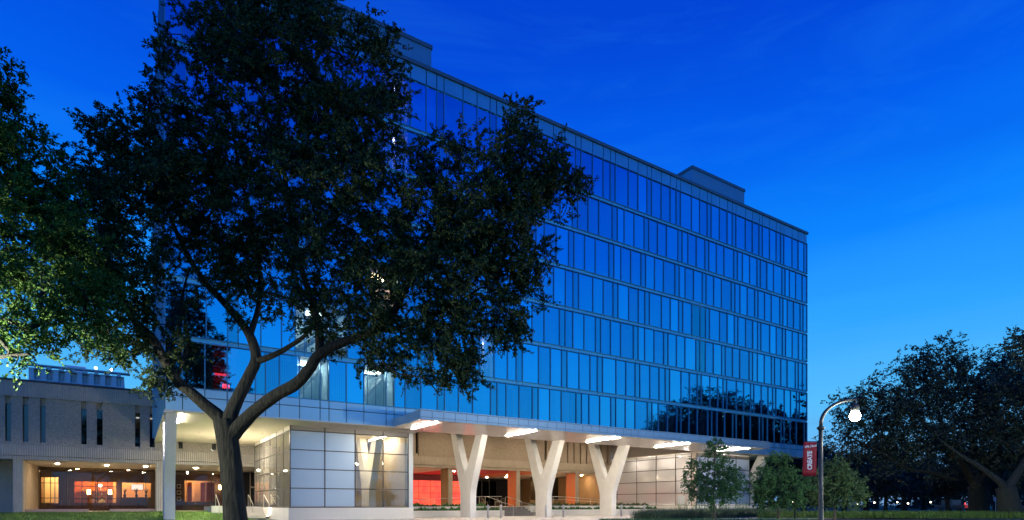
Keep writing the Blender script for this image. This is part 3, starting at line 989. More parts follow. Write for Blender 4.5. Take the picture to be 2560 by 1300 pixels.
# second bay: orange drapes and pale room
wallrun(2.4, onY(462, YI), .44, 4.36); wallrun(onY(536, YI), 9.0, .44, 4.36)
wallrun(onY(462, YI), onY(536, YI), 3.55, 4.36); wallrun(onY(462, YI), onY(536, YI), .44, 1.0)
piece('inner_wall', mat('peach_wall'), old, 2.6, 8.8, 73.6, 73.7, .44, 4.3)
piece('room_light', emit('peach_light', (1, 1, 1), 1), old, 3.2, 6.0, 72, 72.3, 4.2, 4.28)
for xa in (468, 501, 515, 526):
    xx = onY(xa, 72)
    piece('drape', mat('orange_drape', (.50, .13, .03), .8, wave=('X', 5, .8)), old, xx, xx + .42, 71.8, 71.95, .44, 3.4)
for i, (px, z0) in enumerate(((440.5, 1.35), (440.5, 2.0), (440.5, 2.65))):
    xx = onY(px, 70.3)
    t = thing('framed_picture', 'framed picture on the dark wall beside the corner column, ' + ('lowest', 'middle', 'topmost')[i], 'picture', (xx, 70.4, z0))
    piece('frame', M_black, t, xx, xx + .5, 70.40, 70.45, z0, z0 + .55)
    piece('mat_board', mat('picture_mat', (.7, .62, .5), .8, emis=(1, .8, .5), estr=.0), t, xx + .05, xx + .45, 70.385, 70.399, z0 + .05, z0 + .5)
    piece('print', mat('picture_print', (.10, .09, .08), .8, var=.8, vscale=6), t, xx + .12, xx + .38, 70.375, 70.384, z0 + .14, z0 + .42)
piece('bench_back', M_wood, old, 2.4, 8.0, 67.4, 67.5, .44, 1.32)
# back door by the steps
piece('side_wall', mat('dark_room'), old, 9.21, 14.0, 65.98, 66.1, .3, 4.36)
dd = MB().box(onY(626, 65.5), onY(628, 65.5), 65.8, 65.95, .45, 4.3).box(onY(640, 65.5), onY(642, 65.5), 65.8, 65.95, .45, 4.3).box(onY(626, 65.5), onY(642, 65.5), 65.8, 65.95, 2.75, 2.9)
dd.build('back_door', mat('alu_frame', (.5, .45, .38), .5), old)

# restaurant things
def sconce(x, y, z, lab):
    t = thing('wall_lamp', lab, 'lamp', (x, y, z))
    q = MB(); q.lathe([(.11, -.22), (.13, -.2), (.13, .2), (.11, .22)], (x, y, z), 12)
    q.build('lamp_shade', emit('sconce_glow', (1, .62, .22), 60), t)
    q = MB(); q.box(x - .05, x + .05, y, y + .25, z - .3, z - .24); q.build('bracket', M_black, t)
sconce(onY(222, 70), 70.1, zat(222, 1230, 70), 'glowing amber wall lamp left of the restaurant bar')
sconce(onY(275, 70), 70.1, zat(275, 1230, 70), 'glowing amber wall lamp right of the restaurant bar')
sconce(onY(552, 69), 69.4, zat(552, 1218, 69), 'bright wall lamp beside the big oak trunk, inside')
t = thing('hanging_screen', 'small television hanging in the peach restaurant room', 'screen', (onY(343, 72), 72, 2.9))
c = WL[t]
piece('frame', M_black, t, c.x - .55, c.x + .55, 72, 72.08, 2.5, 3.15)
piece('display', emit('tv_glow', (.8, .75, .7), 1.6), t, c.x - .5, c.x + .5, 71.985, 71.998, 2.55, 3.1)
piece('drop_pole', M_black, t, c.x - .03, c.x + .03, 72.02, 72.06, 3.15, 4.3)
def vase(px, lab):
    x = onY(px, 70.3)
    t = thing('vase_plant', lab, 'plant', (x, 70.35, 1.75))
    q = MB(); q.lathe([(.07, 0), (.11, .12), (.12, .25), (.08, .32)], (x, 70.35, 1.75), 10); q.build('vase', M_black, t)
    q = MB()
    for i in range(16):
        a, e = rng.uniform(0, 6.28), rng.uniform(.08, .3)
        q.tube([(x, 70.35, 2.0), (x + e * .5 * math.cos(a), 70.35 + e * .5 * math.sin(a), 2.35), (x + e * math.cos(a), 70.35 + e * math.sin(a), rng.uniform(2.5, 2.75))], [.02, .016, .003], 4)
    q.build('leaves', M_leafd, t)
vase(312, 'spiky potted plant on the restaurant ledge, left of three')
vase(341, 'spiky potted plant on the restaurant ledge, below the television')
vase(365, 'spiky potted plant on the restaurant ledge, right of three')
# dining tables and chairs seen in silhouette
def dining_chair(loc, rz, lab, grp):
    t = thing('dining_chair', lab, 'chair', (0, 0, 0), grp)
    q = MB(); q.box(-.22, .22, -.22, .22, .43, .48); q.build('seat', M_wood, t)
    q = MB(); q.box(-.22, .22, .19, .23, .55, .98); q.build('backrest', M_wood, t)
    for a in (-.19, .19):
        for b2 in (-.19, .19):
            q = MB(); q.box(a - .02, a + .02, b2 - .02, b2 + .02, 0, .43 if b2 < 0 else .56); q.build('leg', M_wood, t)
    t.location = loc; t.rotation_euler = (0, 0, rz)
    return t
def dining_table(x, y, lab):
    t = thing('dining_table', lab, 'table', (0, 0, 0), 'restaurant tables')
    q = MB(); q.box(-.5, .5, -.4, .4, .72, .76); q.build('table_top', M_wood, t)
    q = MB(); q.lathe([(.25, 0), (.24, .03), (.05, .06), (.05, .72)], (0, 0, 0), 12); q.build('pedestal', M_black, t)
    t.location = (x, y, .44)
names = ['far left', 'below the left wall lamp', 'below the right wall lamp', 'in front of the peach room', 'behind the big oak trunk', 'beside the orange drapes']
for i, px in enumerate((120, 205, 275, 345, 500, 470)):
    x = onY(px, 68.2)
    dining_table(x, 68.2 if i < 4 else 68.6, 'dark restaurant table ' + names[i])
    for s, w in ((-1, 'left'), (1, 'right')):
        dining_chair((x + s * .75, 68.2 if i < 4 else 68.6, .44), R(-90 * s), 'dark dining chair %s of the table %s' % (w, names[i]), 'restaurant chairs')

# seated person in a pale shirt (back to the street)
def person(x, y, z, lab, shirt):
    t = thing('person', lab, 'person', (0, 0, 0))
    def skin(nm, verts, edges, rads, m, par):
        me = bpy.data.meshes.new(nm)
        me.from_pydata(verts, edges, [])
        me.materials.append(m)
        o = bpy.data.objects.new(nm, me)
        link(o, par)
        o.modifiers.new('s', 'SKIN')
        for sv, r in zip(me.skin_vertices[0].data, rads):
            sv.radius = r
        me.skin_vertices[0].data[0].use_root = True
        o.modifiers.new('d', 'SUBSURF').render_levels = 1
        return o
    v = [(0, 0, .50), (0, .02, .72), (0, .03, .95), (0, 0, 1.08), (0, -.03, 1.20), (0, -.03, 1.30),
         (-.2, .02, .98), (-.26, -.05, .74), (-.16, -.25, .68), (-.12, -.33, .68), (.2, .02, .98), (.26, -.05, .74), (.16, -.25, .68), (.12, -.33, .68),
         (-.1, -.05, .48), (-.12, -.42, .47), (-.12, -.42, .08), (-.12, -.52, .04), (.1, -.05, .48), (.12, -.42, .47), (.12, -.42, .08), (.12, -.52, .04)]
    e = [(0, 1), (1, 2), (2, 3), (3, 4), (4, 5), (2, 6), (6, 7), (7, 8), (8, 9), (2, 10), (10, 11), (11, 12), (12, 13), (0, 14), (14, 15), (15, 16), (16, 17), (0, 18), (18, 19), (19, 20), (20, 21)]
    r = [(.16, .11), (.15, .10), (.17, .10), (.055, .055), (.085, .095), (.07, .08)] + [(.065, .065), (.05, .05), (.04, .04), (.03, .04)] * 2 + [(.085, .085), (.07, .07), (.05, .05), (.04, .035)] * 2
    skin('body', v, e, r, shirt, t)
    q = MB(); q.lathe([(.03, 1.16), (.095, 1.2), (.105, 1.27), (.09, 1.34), (.03, 1.38)], (0, -.0, 0), 14)
    q.build('hair', mat('dark_hair', (.03, .02, .015), .6), t, True)
    t.location = (x, y, z)
x = onY(275, 68.2)
person(onY(255, 71.6), 71.6, .44, 'person in a pale shirt seated at the restaurant bar', mat('pale_shirt', (.6, .5, .3), .8))
person(onY(233, 71.8), 71.8, .44, 'person in a dusky pink top seated left of the pale shirt', mat('pink_shirt', (.4, .22, .2), .8))

# right wing behind the Y columns
YV = 52.3
wing = thing('concrete_wing', 'brown concrete wing with red and orange entrance recess behind the Y columns', 'building', (17.3, YV, 0))
def xr(px): return onY(px, YV)
slr = [(xr(1037.5), xr(1045)), (xr(1359), xr(1365)), (xr(1415), xr(1418)), (xr(1431), xr(1434)), (xr(1447), xr(1450)), (xr(1462), xr(1465)), (xr(1480), xr(1484)), (xr(1497), xr(1501)), (xr(1514), xr(1519))]
xs = [17.35] + [v for s in slr for v in s] + [47.3]
for i in range(0, len(xs), 2):
    piece('wall_panel', M_conc, wing, xs[i], xs[i + 1], YV - .18, YV + .3, 5.66, 8.36)
for a, b2 in slr:
    piece('slit_window', M_slit, wing, a, b2, YV + .22, YV + .25, 5.8, 8.36)
    piece('slit_sill', M_band, wing, a, b2, YV - .02, YV + .3, 5.66, 5.9)
piece('lower_band', M_band, wing, 17.35, 47.3, YV - .25, YV + .5, 4.86, 5.65)
piece('lower_lip', M_band, wing, 17.35, 47.3, YV - .18, YV + .5, 4.60, 4.83)
piece('backing', mat('dark_room'), wing, 17.35, 47.3, YV + .6, YV + .8, 4.7, 8.4)
M_redc = mat('red_ceiling', (.55, .02, .03), .6)
M_orc = mat('orange_paint', (.62, .16, .035), .6)
piece('recess_ceiling', M_plaster, wing, 17.35, 27.0, YV + .51, 75, 4.60, 4.7)
piece('recess_ceiling', M_redc, wing, 27.0, 35.0, YV + .51, 75, 4.60, 4.7)
piece('recess_ceiling', M_orc, wing, 35.0, 39.5, YV + .51, 75, 4.60, 4.7)
piece('recess_ceiling', M_plaster, wing, 39.5, 47.3, YV + .51, 75, 4.60, 4.7)
for xc, m in ((26.1, M_brown), (34.1, M_orc), (42.1, M_orc)):
    piece('pier_front', M_band, wing, xc, xc + .45, YV - .05, YV + .06, .8, 4.60)
    piece('pier', m, wing, xc, xc + .44, YV + .062, YV + 1.7, .8, 4.60)
piece('side_wall', M_brown, wing, 47.1, 47.3, YV + .51, 73, .8, 4.59)
piece('side_wall', M_brown, wing, 17.36, 17.5, YV + .51, 64, .8, 4.59)
piece('porch_cheek', mat('porch_ceiling'), tower, 47.42, 47.6, 39.1, 52.2, 6.36, 8.36)
piece('porch_cheek', mat('porch_ceiling'), tower, 17.1, 17.28, 39.1, 52.2, 6.36, 8.36)
# backlit red panels
YRW = 64.0
M_red = bpy.data.materials.new('backlit_red')
M_red.use_nodes = True
n, l = M_red.node_tree.nodes, M_red.node_tree.links
b = n['Principled BSDF']
b.inputs['Base Color'].default_value = (.5, .03, .03, 1)
geo = n.new('ShaderNodeNewGeometry')
tn = n.new('ShaderNodeTexNoise'); tn.inputs['Scale'].default_value = .9
l.new(geo.outputs['Position'], tn.inputs['Vector'])
rm = n.new('ShaderNodeValToRGB')
rm.color_ramp.elements[0].position = .3; rm.color_ramp.elements[0].color = (1.0, .05, .045, 1)
rm.color_ramp.elements[1].position = .75; rm.color_ramp.elements[1].color = (1.0, .16, .06, 1)
l.new(tn.outputs['Fac'], rm.inputs[0]); l.new(rm.outputs[0], b.inputs['Emission Color'])
b.inputs['Emission Strength'].default_value = 1.15
M_redd = mat('dark_red_wall', (.14, .006, .012), .6)
piece('recess_wall', M_redd, wing, 17.4, 35.2, YRW + .1, YRW + .3, .8, 4.60)
xx = 17.6
while xx < 34.5:
    for j in range(4):
        piece('red_panel', M_red, wing, xx + .03, xx + 1.46, YRW + .0, YRW + .06, .95 + j * .74, .95 + j * .74 + .69)
    xx += 1.5
# entry and dark glazing right of it
YE = 70.0
piece('recess_wall', M_brown, wing, 35.21, 38.6, YE, YE + .2, .8, 4.60)
piece('recess_wall', M_brown, wing, 42.6, 47.3, YE - 8, YE - 7.8, .8, 1.6)
piece('recess_wall', M_brown, wing, 40.9, 42.3, YE - 6, YE - 5.8, .8, 4.60)
M_dglass = glass('dark_entry_glass', .12, (.8, .85, .9), (.25, .27, .3), .02)
for i in range(3):
    piece('entry_pane', M_dglass, wing, 38.7 + i * 1.2, 39.8 + i * 1.2, YE - .3, YE - .26, .85, 4.5)
    piece('entry_mullion', M_black, wing, 39.8 + i * 1.2, 39.9 + i * 1.2, YE - .36, YE - .2, .85, 4.55)
piece('recess_wall', mat('dark_room'), wing, 38.61, 47.3, YE + 1, YE + 1.2, .8, 4.60)
for i in range(4):
    piece('entry_pane', M_dglass, wing, 42.7 + i * 1.15, 43.75 + i * 1.15, YE - 7.9, YE - 7.86, 1.6, 4.55)
    piece('entry_mullion', M_black, wing, 43.75 + i * 1.15, 43.85 + i * 1.15, YE - 7.95, YE - 7.8, .85, 4.58)
for xx, yy in ((20, 56), (23.5, 57), (28.6, 56), (31.5, 57), (30, 60), (33.2, 61), (36.3, 55.5), (37.5, 58), (38.5, 61), (40.5, 64.5), (38.8, 66.5), (36.5, 66), (40, 56), (44.2, 55.5), (46, 56), (24.8, 61)):
    mb = MB(); mb.lathe([(.12, 4.572), (.12, 4.597)], (xx, yy, 0), 12)
    mb.build('downlight', M_down, wing)

# terrace, planters, steps
ter = MB().box(17.35, 47.28, 46.2, 74.9, -.1, .82)
tag(ter.build('terrace', mat('terrace_stone', (.38, .33, .29), .7, var=.1)), kind='structure')
def planter(lab, x0, x1, y0, y1, z0, z1):
    t = thing('planter', lab, 'planter', (x0, y0, z0))
    w = .16
    mb = MB()
    mb.box(x0, x1, y0, y0 + w, z0, z1).box(x0, x1, y1 - w, y1, z0, z1).box(x0, x0 + w, y0 + w, y1 - w, z0, z1).box(x1 - w, x1, y0 + w, y1 - w, z0, z1)
    mb.build('walls', M_white, t)
    piece('soil', M_soil, t, x0 + w, x1 - w, y0 + w, y1 - w, z0, z1 - .06)
    return t
planter('white low planter left of the steps, nearest the plaza', 17.4, 27.2, 43.6, 44.9, 0, .52)
planter('white upper planter left of the steps, behind the low one', 17.4, 26.6, 45.0, 46.15, 0, .86)
planter('white low planter right of the steps, nearest the plaza', 31.2, 47.1, 43.8, 45.0, 0, .56)
planter('white upper planter right of the steps, behind the low one', 30.9, 47.1, 45.1, 46.15, 0, .92)
stp = thing('entrance_steps', 'grey stone entrance steps between the white planters', 'steps', (27.3, 43.8, 0))
M_step = mat('grey_step', (.20, .175, .16), .75, var=.15)
for i in range(5):
    piece('step', M_step, stp, 27.3 if i < 2 else 26.7, 31.1 if i < 2 else 30.8, 43.7 + .42 * i + (.3 if i > 1 else 0), 46.18, .16 * i, .16 * (i + 1) - .003 * (i == 9))
# leafy planting: one plant shape copied
def leafy(nm, k, h):
    mb = MB()
    for i in range(k):
        a = rng.uniform(0, 6.28); e = rng.uniform(.2, 1.2); L = h * rng.uniform(.6, 1.1); w = .055 * rng.uniform(.7, 1.3)
        d = Vector((math.cos(a) * math.sin(e), math.sin(a) * math.sin(e), math.cos(e)))
        s = d.cross(Vector((0, 0, 1))).normalized() * w
        o = Vector((rng.uniform(-.08, .08), rng.uniform(-.08, .08), 0))
        p1 = o + d * L * .5; p2 = o + d * L + Vector((0, 0, -.12 * L))
        mb.add([o, p1 + s, p2, p1 - s], [(0, 1, 2, 3)])
    me = bpy.data.meshes.new(nm)
    me.from_pydata(mb.v, [], mb.f)
    return me
pm = [leafy('planting_a', 34, .42), leafy('planting_b', 30, .5), leafy('planting_c', 40, .36)]
for i, me in enumerate(pm): me.materials.append((M_leafb, M_leafy, M_leafb)[i])
def plants(x0, x1, y, z, step, lab, grp):
    mb = MB()
    x = x0
    while x < x1:
        me = random.choice(pm)
        sc, a = random.uniform(.8, 1.25), random.uniform(0, 6.28)
        T = Matrix.Translation((x, y + random.uniform(-.25, .25), z - .05)) @ Matrix.Rotation(a, 4, 'Z') @ Matrix.Scale(sc, 4)
        mb.add([T @ v.co for v in me.vertices], [tuple(p.vertices) for p in me.polygons])
        x += step * random.uniform(.7, 1.2)
    o = bpy.data.meshes.new('leafy_planting')
    o.from_pydata(mb.v, [], mb.f)
    o.materials.append(grp)
    tag(link(bpy.data.objects.new('leafy_planting', o)), lab, 'plants', None, 'stuff')
plants(17.8, 26.9, 44.2, .48, .20, 'dense leafy planting in the low planter left of the steps', M_leafb)
plants(17.8, 26.3, 45.5, .82, .22, 'dense leafy planting in the upper planter left of the steps', M_leafb)
plants(31.6, 46.8, 44.4, .52, .22, 'dense leafy planting in the low planter right of the steps', M_leafb)
plants(31.3, 46.8, 45.6, .88, .22, 'dense leafy planting in the upper planter right of the steps', M_leafy)
# rails
def rail(lab, pts, posts, r=.026, cat='railing', mid=None):
    t = thing('handrail', lab, cat, tuple(pts[0]))
    mb = MB(); mb.tube(pts, r, 8); mb.build('rail', M_rail, t, True)
    if mid:
        mb = MB(); mb.tube([(p[0], p[1], p[2] - mid) for p in pts], r * .7, 6); mb.build('rail', M_rail, t, True)
    for (x, y, z0, z1) in posts:
        q = MB(); q.tube([(x, y, z0), (x, y, z1)], r * .9, 8); q.build('post', M_rail, t, True)
rail('ramp handrail climbing right before the red panels', [(17.4, 47.0, 1.25), (26.8, 47.0, 1.75), (29, 47.0, 1.78)], [(17.6 + 1.5 * i, 47.0, .8, 1.26 + .053 * 1.5 * i) for i in range(7)])
rail('ramp handrail descending right beside the second Y column', [(33.0, 47.0, 1.85), (36.5, 47.0, 1.80), (47.0, 47.0, 1.22)], [(33.4 + 1.6 * i, 47.0, .8, 1.84 - .055 * 1.6 * max(0, i - 2)) for i in range(8)], mid=.28)
for px, yy, w in ((1213, 46.6, 'upper steps, left'), (1264, 46.6, 'upper steps, right')):
    x = onY(px, yy)
    rail('slanting handrail on the ' + w + ' side', [(x, yy, .8), (x, yy, 1.72), (x + .1, yy - .2, 1.75), (x + .75, yy - 1.6, 1.30), (x + .75, yy - 1.6, .55)], [])
for px, yy, w in ((1238, 45.4, 'lower steps, left'), (1290, 45.4, 'lower steps, right')):
    x = onY(px, yy)
    rail('slanting handrail on the ' + w + ' side', [(x, yy, .35), (x, yy, 1.30), (x + .1, yy - .2, 1.33), (x + .7, yy - 1.9, .95), (x + .7, yy - 1.9, .0)], [])
# bistro chairs on the terrace
def bistro(loc, rz, lab):
    t = thing('bistro_chair', lab, 'chair', (0, 0, 0), 'terrace chairs')
    m = mat('woven_chair', (.45, .32, .18), .6)
    q = MB(); q.lathe([(.05, .44), (.21, .44), (.22, .46), (.05, .465)], (0, 0, 0), 12); q.build('seat', m, t)
    q = MB(); q.tube([(-.2, .05, .46), (-.23, .2, .7), (-.14, .26, .84), (.14, .26, .84), (.23, .2, .7), (.2, .05, .46)], .016, 6); q.build('back_frame', m, t)
    q = MB(); q.tube([(-.18, .24, .66), (.18, .24, .66)], .014, 6); q.build('back_rail', m, t)
    for a, b2 in ((-.16, -.16), (.16, -.16), (-.16, .16), (.16, .16)):
        q = MB(); q.tube([(a, b2, .45), (a * 1.3, b2 * 1.3, 0)], .014, 6); q.build('leg', m, t)
    t.location = loc; t.rotation_euler = (0, 0, rz)
for i, (px, w) in enumerate(((1205, 'right of the first Y column'), (1220, 'second from the first Y column'), (1243, 'left of the orange pier, near the steps'), (1262, 'nearest the orange pier'))):
    bistro((onY(px, 50), 50 + .5 * (i % 2), .82), R(60 * i), 'woven bistro chair on the terrace ' + w)
# bollards
for px, w in ((1220, 'left of the entrance steps, leftmost'), (1252, 'in front of the left end of the entrance steps'), (1364.5, 'touching the second Y column'), (1408.5, 'between the second and third Y columns'), (1553.5, 'just right of the third Y column'), (1611, 'in front of the cream pavilion')):
    x = onY(px, 37.5)
    t = thing('bollard', 'steel bollard ' + w, 'bollard', (x, 37.5, 0), 'steel bollards along the plaza')
    q = MB(); q.lathe([(.08, 0), (.08, .92), (.075, .96), (.05, 1.0)], (x, 37.5, 0), 16); q.build('post', M_steel, t, True)
    q = MB(); q.lathe([(.12, 0.002), (.12, .02)], (x, 37.5, 0), 16); q.build('base_ring', M_steel, t)

# side steps beside the left pavilion
sst = thing('side_steps', 'white side steps with cheek walls left of the two-tone pavilion', 'steps', (5.6, 47, 0))
for i in range(6):
    piece('step', M_white, sst, 6.6, 8.4, 47.0 + .4 * i, 50.4, .14 * i, .14 * (i + 1))
piece('landing', M_white, sst, 5.2, 8.54, 50.41, 58, -.1, .85)
mb = MB(); mb.prism_x([(44.5, -.1), (50.4, -.1), (50.4, 1.0), (48.9, 1.0), (45.5, .15), (44.5, .1)], 6.3, 6.58)
mb.build('cheek_wall', M_white, sst)
piece('cheek_wall', M_white, sst, 5.0, 6.28, 50.2, 50.4, .2, .92)
def srail(lab, x, y0):
    rail(lab, [(x, y0, .8), (x, y0, 1.75), (x, y0 - .15, 1.78), (x, y0 - 2.2, 1.05), (x, y0 - 2.2, .1)], [])
srail('white side-step handrail left of the oak trunk', 5.3, 50.3)
srail('white side-step handrail just right of the oak trunk', 7.6, 50.3)
srail('white side-step handrail against the pavilion plinth', 8.42, 48.5)

# small uplights by the side steps and plinth
def uplight(x, y, z, lab, e):
    t = thing('ground_uplight', lab, 'light', (x, y, z))
    q = MB(); q.lathe([(.11, 0), (.12, .1), (.10, .14)], (x, y, z), 14); q.build('housing', M_black, t)
    q = MB(); q.lathe([(.085, .141), (.085, .15)], (x, y, z), 14); q.build('lens', emit('uplight_lens', (1, .84, .55), 30), t)
    L = bpy.data.lights.new('bulb', 'SPOT')
    L.energy = e; L.color = (1, .84, .58); L.spot_size = R(150); L.spot_blend = .8; L.shadow_soft_size = .1
    o = bpy.data.objects.new('bulb', L)
    link(o, t, (x, y, z + .2)); o.rotation_euler = (R(180), 0, 0)
uplight(8.36, 46.6, .02, 'small step uplight glowing against the pavilion plinth', 1100)
uplight(6.44, 50.0, 1.0, 'added small uplight on the cheek wall, hidden behind the oak trunk', 950)  # unseen uplight added to brighten the tower soffit

# ------------------------------------------------------------------ distant white building
dist = thing('white_office_building', 'far white concrete office block above the brown building roof', 'building', (-20, 110, 0))
YD = 110.0
M_pale = mat('pale_precast', (.75, .75, .76), .8, var=.06, vscale=.4)
xd0, xd1 = onY(75, YD), onY(310, YD)
zt = zat(200, 925, YD); zb2 = 10
piece('body', M_pale, dist, xd0, xd1, YD + .6, YD + 18, zb2 - 10, zt - .3)
bw = (xd1 - xd0) / 8
zw1 = zat(200, 939, YD); zw0 = zat(200, 954, YD)
for i in range(8):
    a = xd0 + bw * i
    piece('window', M_slit, dist, a + .55, a + bw - .45, YD + .54, YD + .58, zw0, zw1)
    for t in (.25, .5, .75):
        xx = a + .55 + (bw - 1) * t
        piece('window_bar', M_pale, dist, xx - .04, xx + .04, YD + .47, YD + .535, zw0, zw1)
    piece('pier', M_pale, dist, a - .15, a + .45, YD - .1, YD + .59, zb2, zw1 + .5)
    piece('hood', M_pale, dist, a + .5, a + bw - .4, YD - .3, YD + .53, zw1 + .35, zw1 + .95)
    piece('spandrel', M_pale, dist, a + .46, a + bw - .16, YD + .1, YD + .59, zw0 - 2.0, zw0 - .25)
piece('cornice', M_pale, dist, xd0 - .7, xd1 + .8, YD - .5, YD + 1, zw1 + 1.0, zt)
piece('roof_house', M_pale, dist, xd0 + 4, xd1 - 5, YD + 3, YD + 12, zt, zt + 1.1)
for px in (240, 279):
    q = MB(); q.lathe([(.05, -.2), (.22, 0), (.05, .2)], (onY(px, YD), YD - .2, zt + .5), 10); q.build('roof_lamp', emit('roof_lamp', (1, .85, .6), 14), dist)

# ------------------------------------------------------------------ trees
def catmull(pts, k=5):
    P = [np.array(p, float) for p in pts]
    out = []
    for i in range(len(P) - 1):
        p0, p1, p2, p3 = P[max(i - 1, 0)], P[i], P[i + 1], P[min(i + 2, len(P) - 1)]
        for t in np.linspace(0, 1, k, endpoint=False):
            out.append(.5 * ((2 * p1) + (-p0 + p2) * t + (2 * p0 - 5 * p1 + 4 * p2 - p3) * t * t + (-p0 + 3 * p1 - 3 * p2 + p3) * t ** 3))
    out.append(P[-1])
    return out
def leaf_mesh(centers, spread, per, size, seed, aspect=.45, flat=.75):
    """leaves set along short twigs that fan out of every clump"""
    g = np.random.default_rng(seed)
    centers = np.asarray(centers)
    mid = centers.mean(0)
    tw = 7
    nt = len(centers) * tw
    tc = np.repeat(centers, tw, 0)
    sp = np.repeat(np.asarray(spread), tw, 0)[:, None]
    outw = tc - mid
    outw /= np.maximum(.3, np.linalg.norm(outw, axis=1, keepdims=True))
    td = g.normal(0, 1, (nt, 3)) * np.array([1, 1, flat]) + outw * .55 + np.array([0, 0, .15])
    td /= np.linalg.norm(td, axis=1, keepdims=True)
    t0 = tc + g.normal(0, .35, (nt, 3)) * sp
    tl = sp * g.uniform(.7, 1.9, (nt, 1))
    pl_ = max(1, per // tw)
    n = nt * pl_
    u = g.uniform(0, 1, (n, 1)) ** .8
    T0, TD, TL, SP = (np.repeat(q, pl_, 0) for q in (t0, td, tl, sp))
    c = T0 + TD * TL * u + np.array([0, 0, -.18]) * TL * u * u + g.normal(0, .10, (n, 3)) * SP
    d = g.normal(0, .75, (n, 3)) + TD
    d[:, 2] -= .2
    d /= np.linalg.norm(d, axis=1, keepdims=True)
    r = g.normal(0, 1, (n, 3))
    s = np.cross(d, r); s /= np.linalg.norm(s, axis=1, keepdims=True)
    L = size * g.uniform(.6, 1.3, (n, 1))
    v = np.empty((n, 4, 3), np.float32)
    v[:, 0] = c - d * L * .5
    v[:, 1] = c + s * L * aspect * .5
    v[:, 2] = c + d * L * .5
    v[:, 3] = c - s * L * aspect * .5
    me = bpy.data.meshes.new('crown')
    me.vertices.add(n * 4)
    me.vertices.foreach_set('co', v.ravel())
    me.loops.add(n * 4)
    me.loops.foreach_set('vertex_index', np.arange(n * 4, dtype=np.int32))
    me.polygons.add(n)
    me.polygons.foreach_set('loop_start', np.arange(0, n * 4, 4, dtype=np.int32))
    me.polygons.foreach_set('loop_total', np.full(n, 4, np.int32))
    me.update()
    return me
def tree(name, label, base, limbs, lobes, nclump, per, lsize, spread, leafm, barkm, seed, group=None, tip=.012, jit=.12, aspect=.45, sides=6, pw=2.35, flat=.75):
    """limbs: list of (points, r0, r1, parent limb or None); lobes: (centre, radius xyz, weight)"""
    g = np.random.default_rng(seed)
    base = np.array(base, float)
    pos, par, rad = [], [], []
    mbt = MB()
    for pts, r0, r1, _ in limbs:
        c = catmull(pts)
        k = len(c)
        rr = [r0 + (r1 - r0) * (i / (k - 1)) ** .8 for i in range(k)]
        if _ is None:                 # root flare
            rr = [r * (1 + .55 * math.exp(-i * 1.1)) for i, r in enumerate(rr)]
        mbt.tube(c, rr, 30 if r0 > .15 else 10, ridge=.055 if r0 > .1 else 0)
        start = len(pos)
        for i, p in enumerate(c):
            pos.append(p); par.append(start + i - 1 if i else -1); rad.append(rr[i])
    nl = len(pos)
    w = np.array([l[2] for l in lobes], float); w /= w.sum()
    cl = []
    tries = 0
    mind = spread * .62
    while len(cl) < nclump and tries < nclump * 14:
        tries += 1
        c, r, _ = lobes[g.choice(len(lobes), p=w)]
        d = g.normal(0, 1, 3); d /= np.linalg.norm(d)
        p = np.array(c) + d * np.array(r) * g.uniform(.05, 1) ** .42
        if p[2] < base[2] + .8: continue
        if cl and tries < nclump * 9 and np.min(np.sum((np.array(cl) - p) ** 2, 1)) < mind ** 2: continue
        cl.append(p)
    C = np.array(cl)
    P = np.array(pos)
    trunk_skip = max(1, int(.0 * nl))
    D = np.linalg.norm(C[:, None] - P[None], axis=2)
    best = D.argmin(1); bd = D.min(1)
    todo = np.ones(len(C), bool)
    plen = np.zeros(20000)
    edges = []
    for _ in range(len(C)):
        i = np.where(todo, bd, 1e9).argmin()
        a = best[i]
        pa = np.array(pos[a]); pc = C[i]
        dist = np.linalg.norm(pc - pa)
        nseg = max(1, min(4, int(dist / (spread * .9)) + 1))
        prev = a
        news = []
        for s in range(1, nseg + 1):
            t = s / nseg
            q = pa + (pc - pa) * t
            if s < nseg: q = q + g.normal(0, jit * dist * .5, 3) + np.array([0, 0, .06 * dist * math.sin(math.pi * t)])
            pos.append(q); par.append(prev); rad.append(0.0)
            prev = len(pos) - 1
            news.append(prev)
        todo[i] = False
        for k in news:
            dd = np.linalg.norm(C - np.array(pos[k]), axis=1) + .02
            u = dd < bd
            bd[u] = dd[u]; best[u] = k
    # pipe radii
    n = len(pos)
    acc = np.zeros(n)
    for i in range(n - 1, nl - 1, -1):
        r = max(tip ** pw, acc[i])
        rad[i] = r ** (1 / pw)
        if par[i] >= 0: acc[par[i]] += r
    for i in range(nl, n):
        a = par[i]
        ra = min(rad[a], rad[i] * 1.35) if a >= nl else min(rad[a] * .8, rad[i] * 1.3)
        mbt.tube([pos[a], pos[i]], [ra, rad[i]], sides if rad[i] > .03 else 4, cap=False)
    t = thing(name, label, 'tree', tuple(base), group)
    tr = mbt.build('trunk', barkm, t, True, tuple(base))
    me = leaf_mesh(C - base, np.full(len(C), spread), per, lsize, seed + 5, aspect, flat)
    me.materials.append(leafm)
    o = bpy.data.objects.new('crown', me)
    link(o, t, tuple(base))
    return t

def px_lobes(lst, d0, kz=.8):
    out = []
    for (x, y, r, dd) in lst:
        d = d0 + dd
        rr = r * d / F
        out.append((tuple(at(x, y, d)), (rr, rr, rr), r ** 2))
    return out
def pl(pts, d0):
    return [tuple(at(x, y, d0 + dd)) for (x, y, dd) in pts]

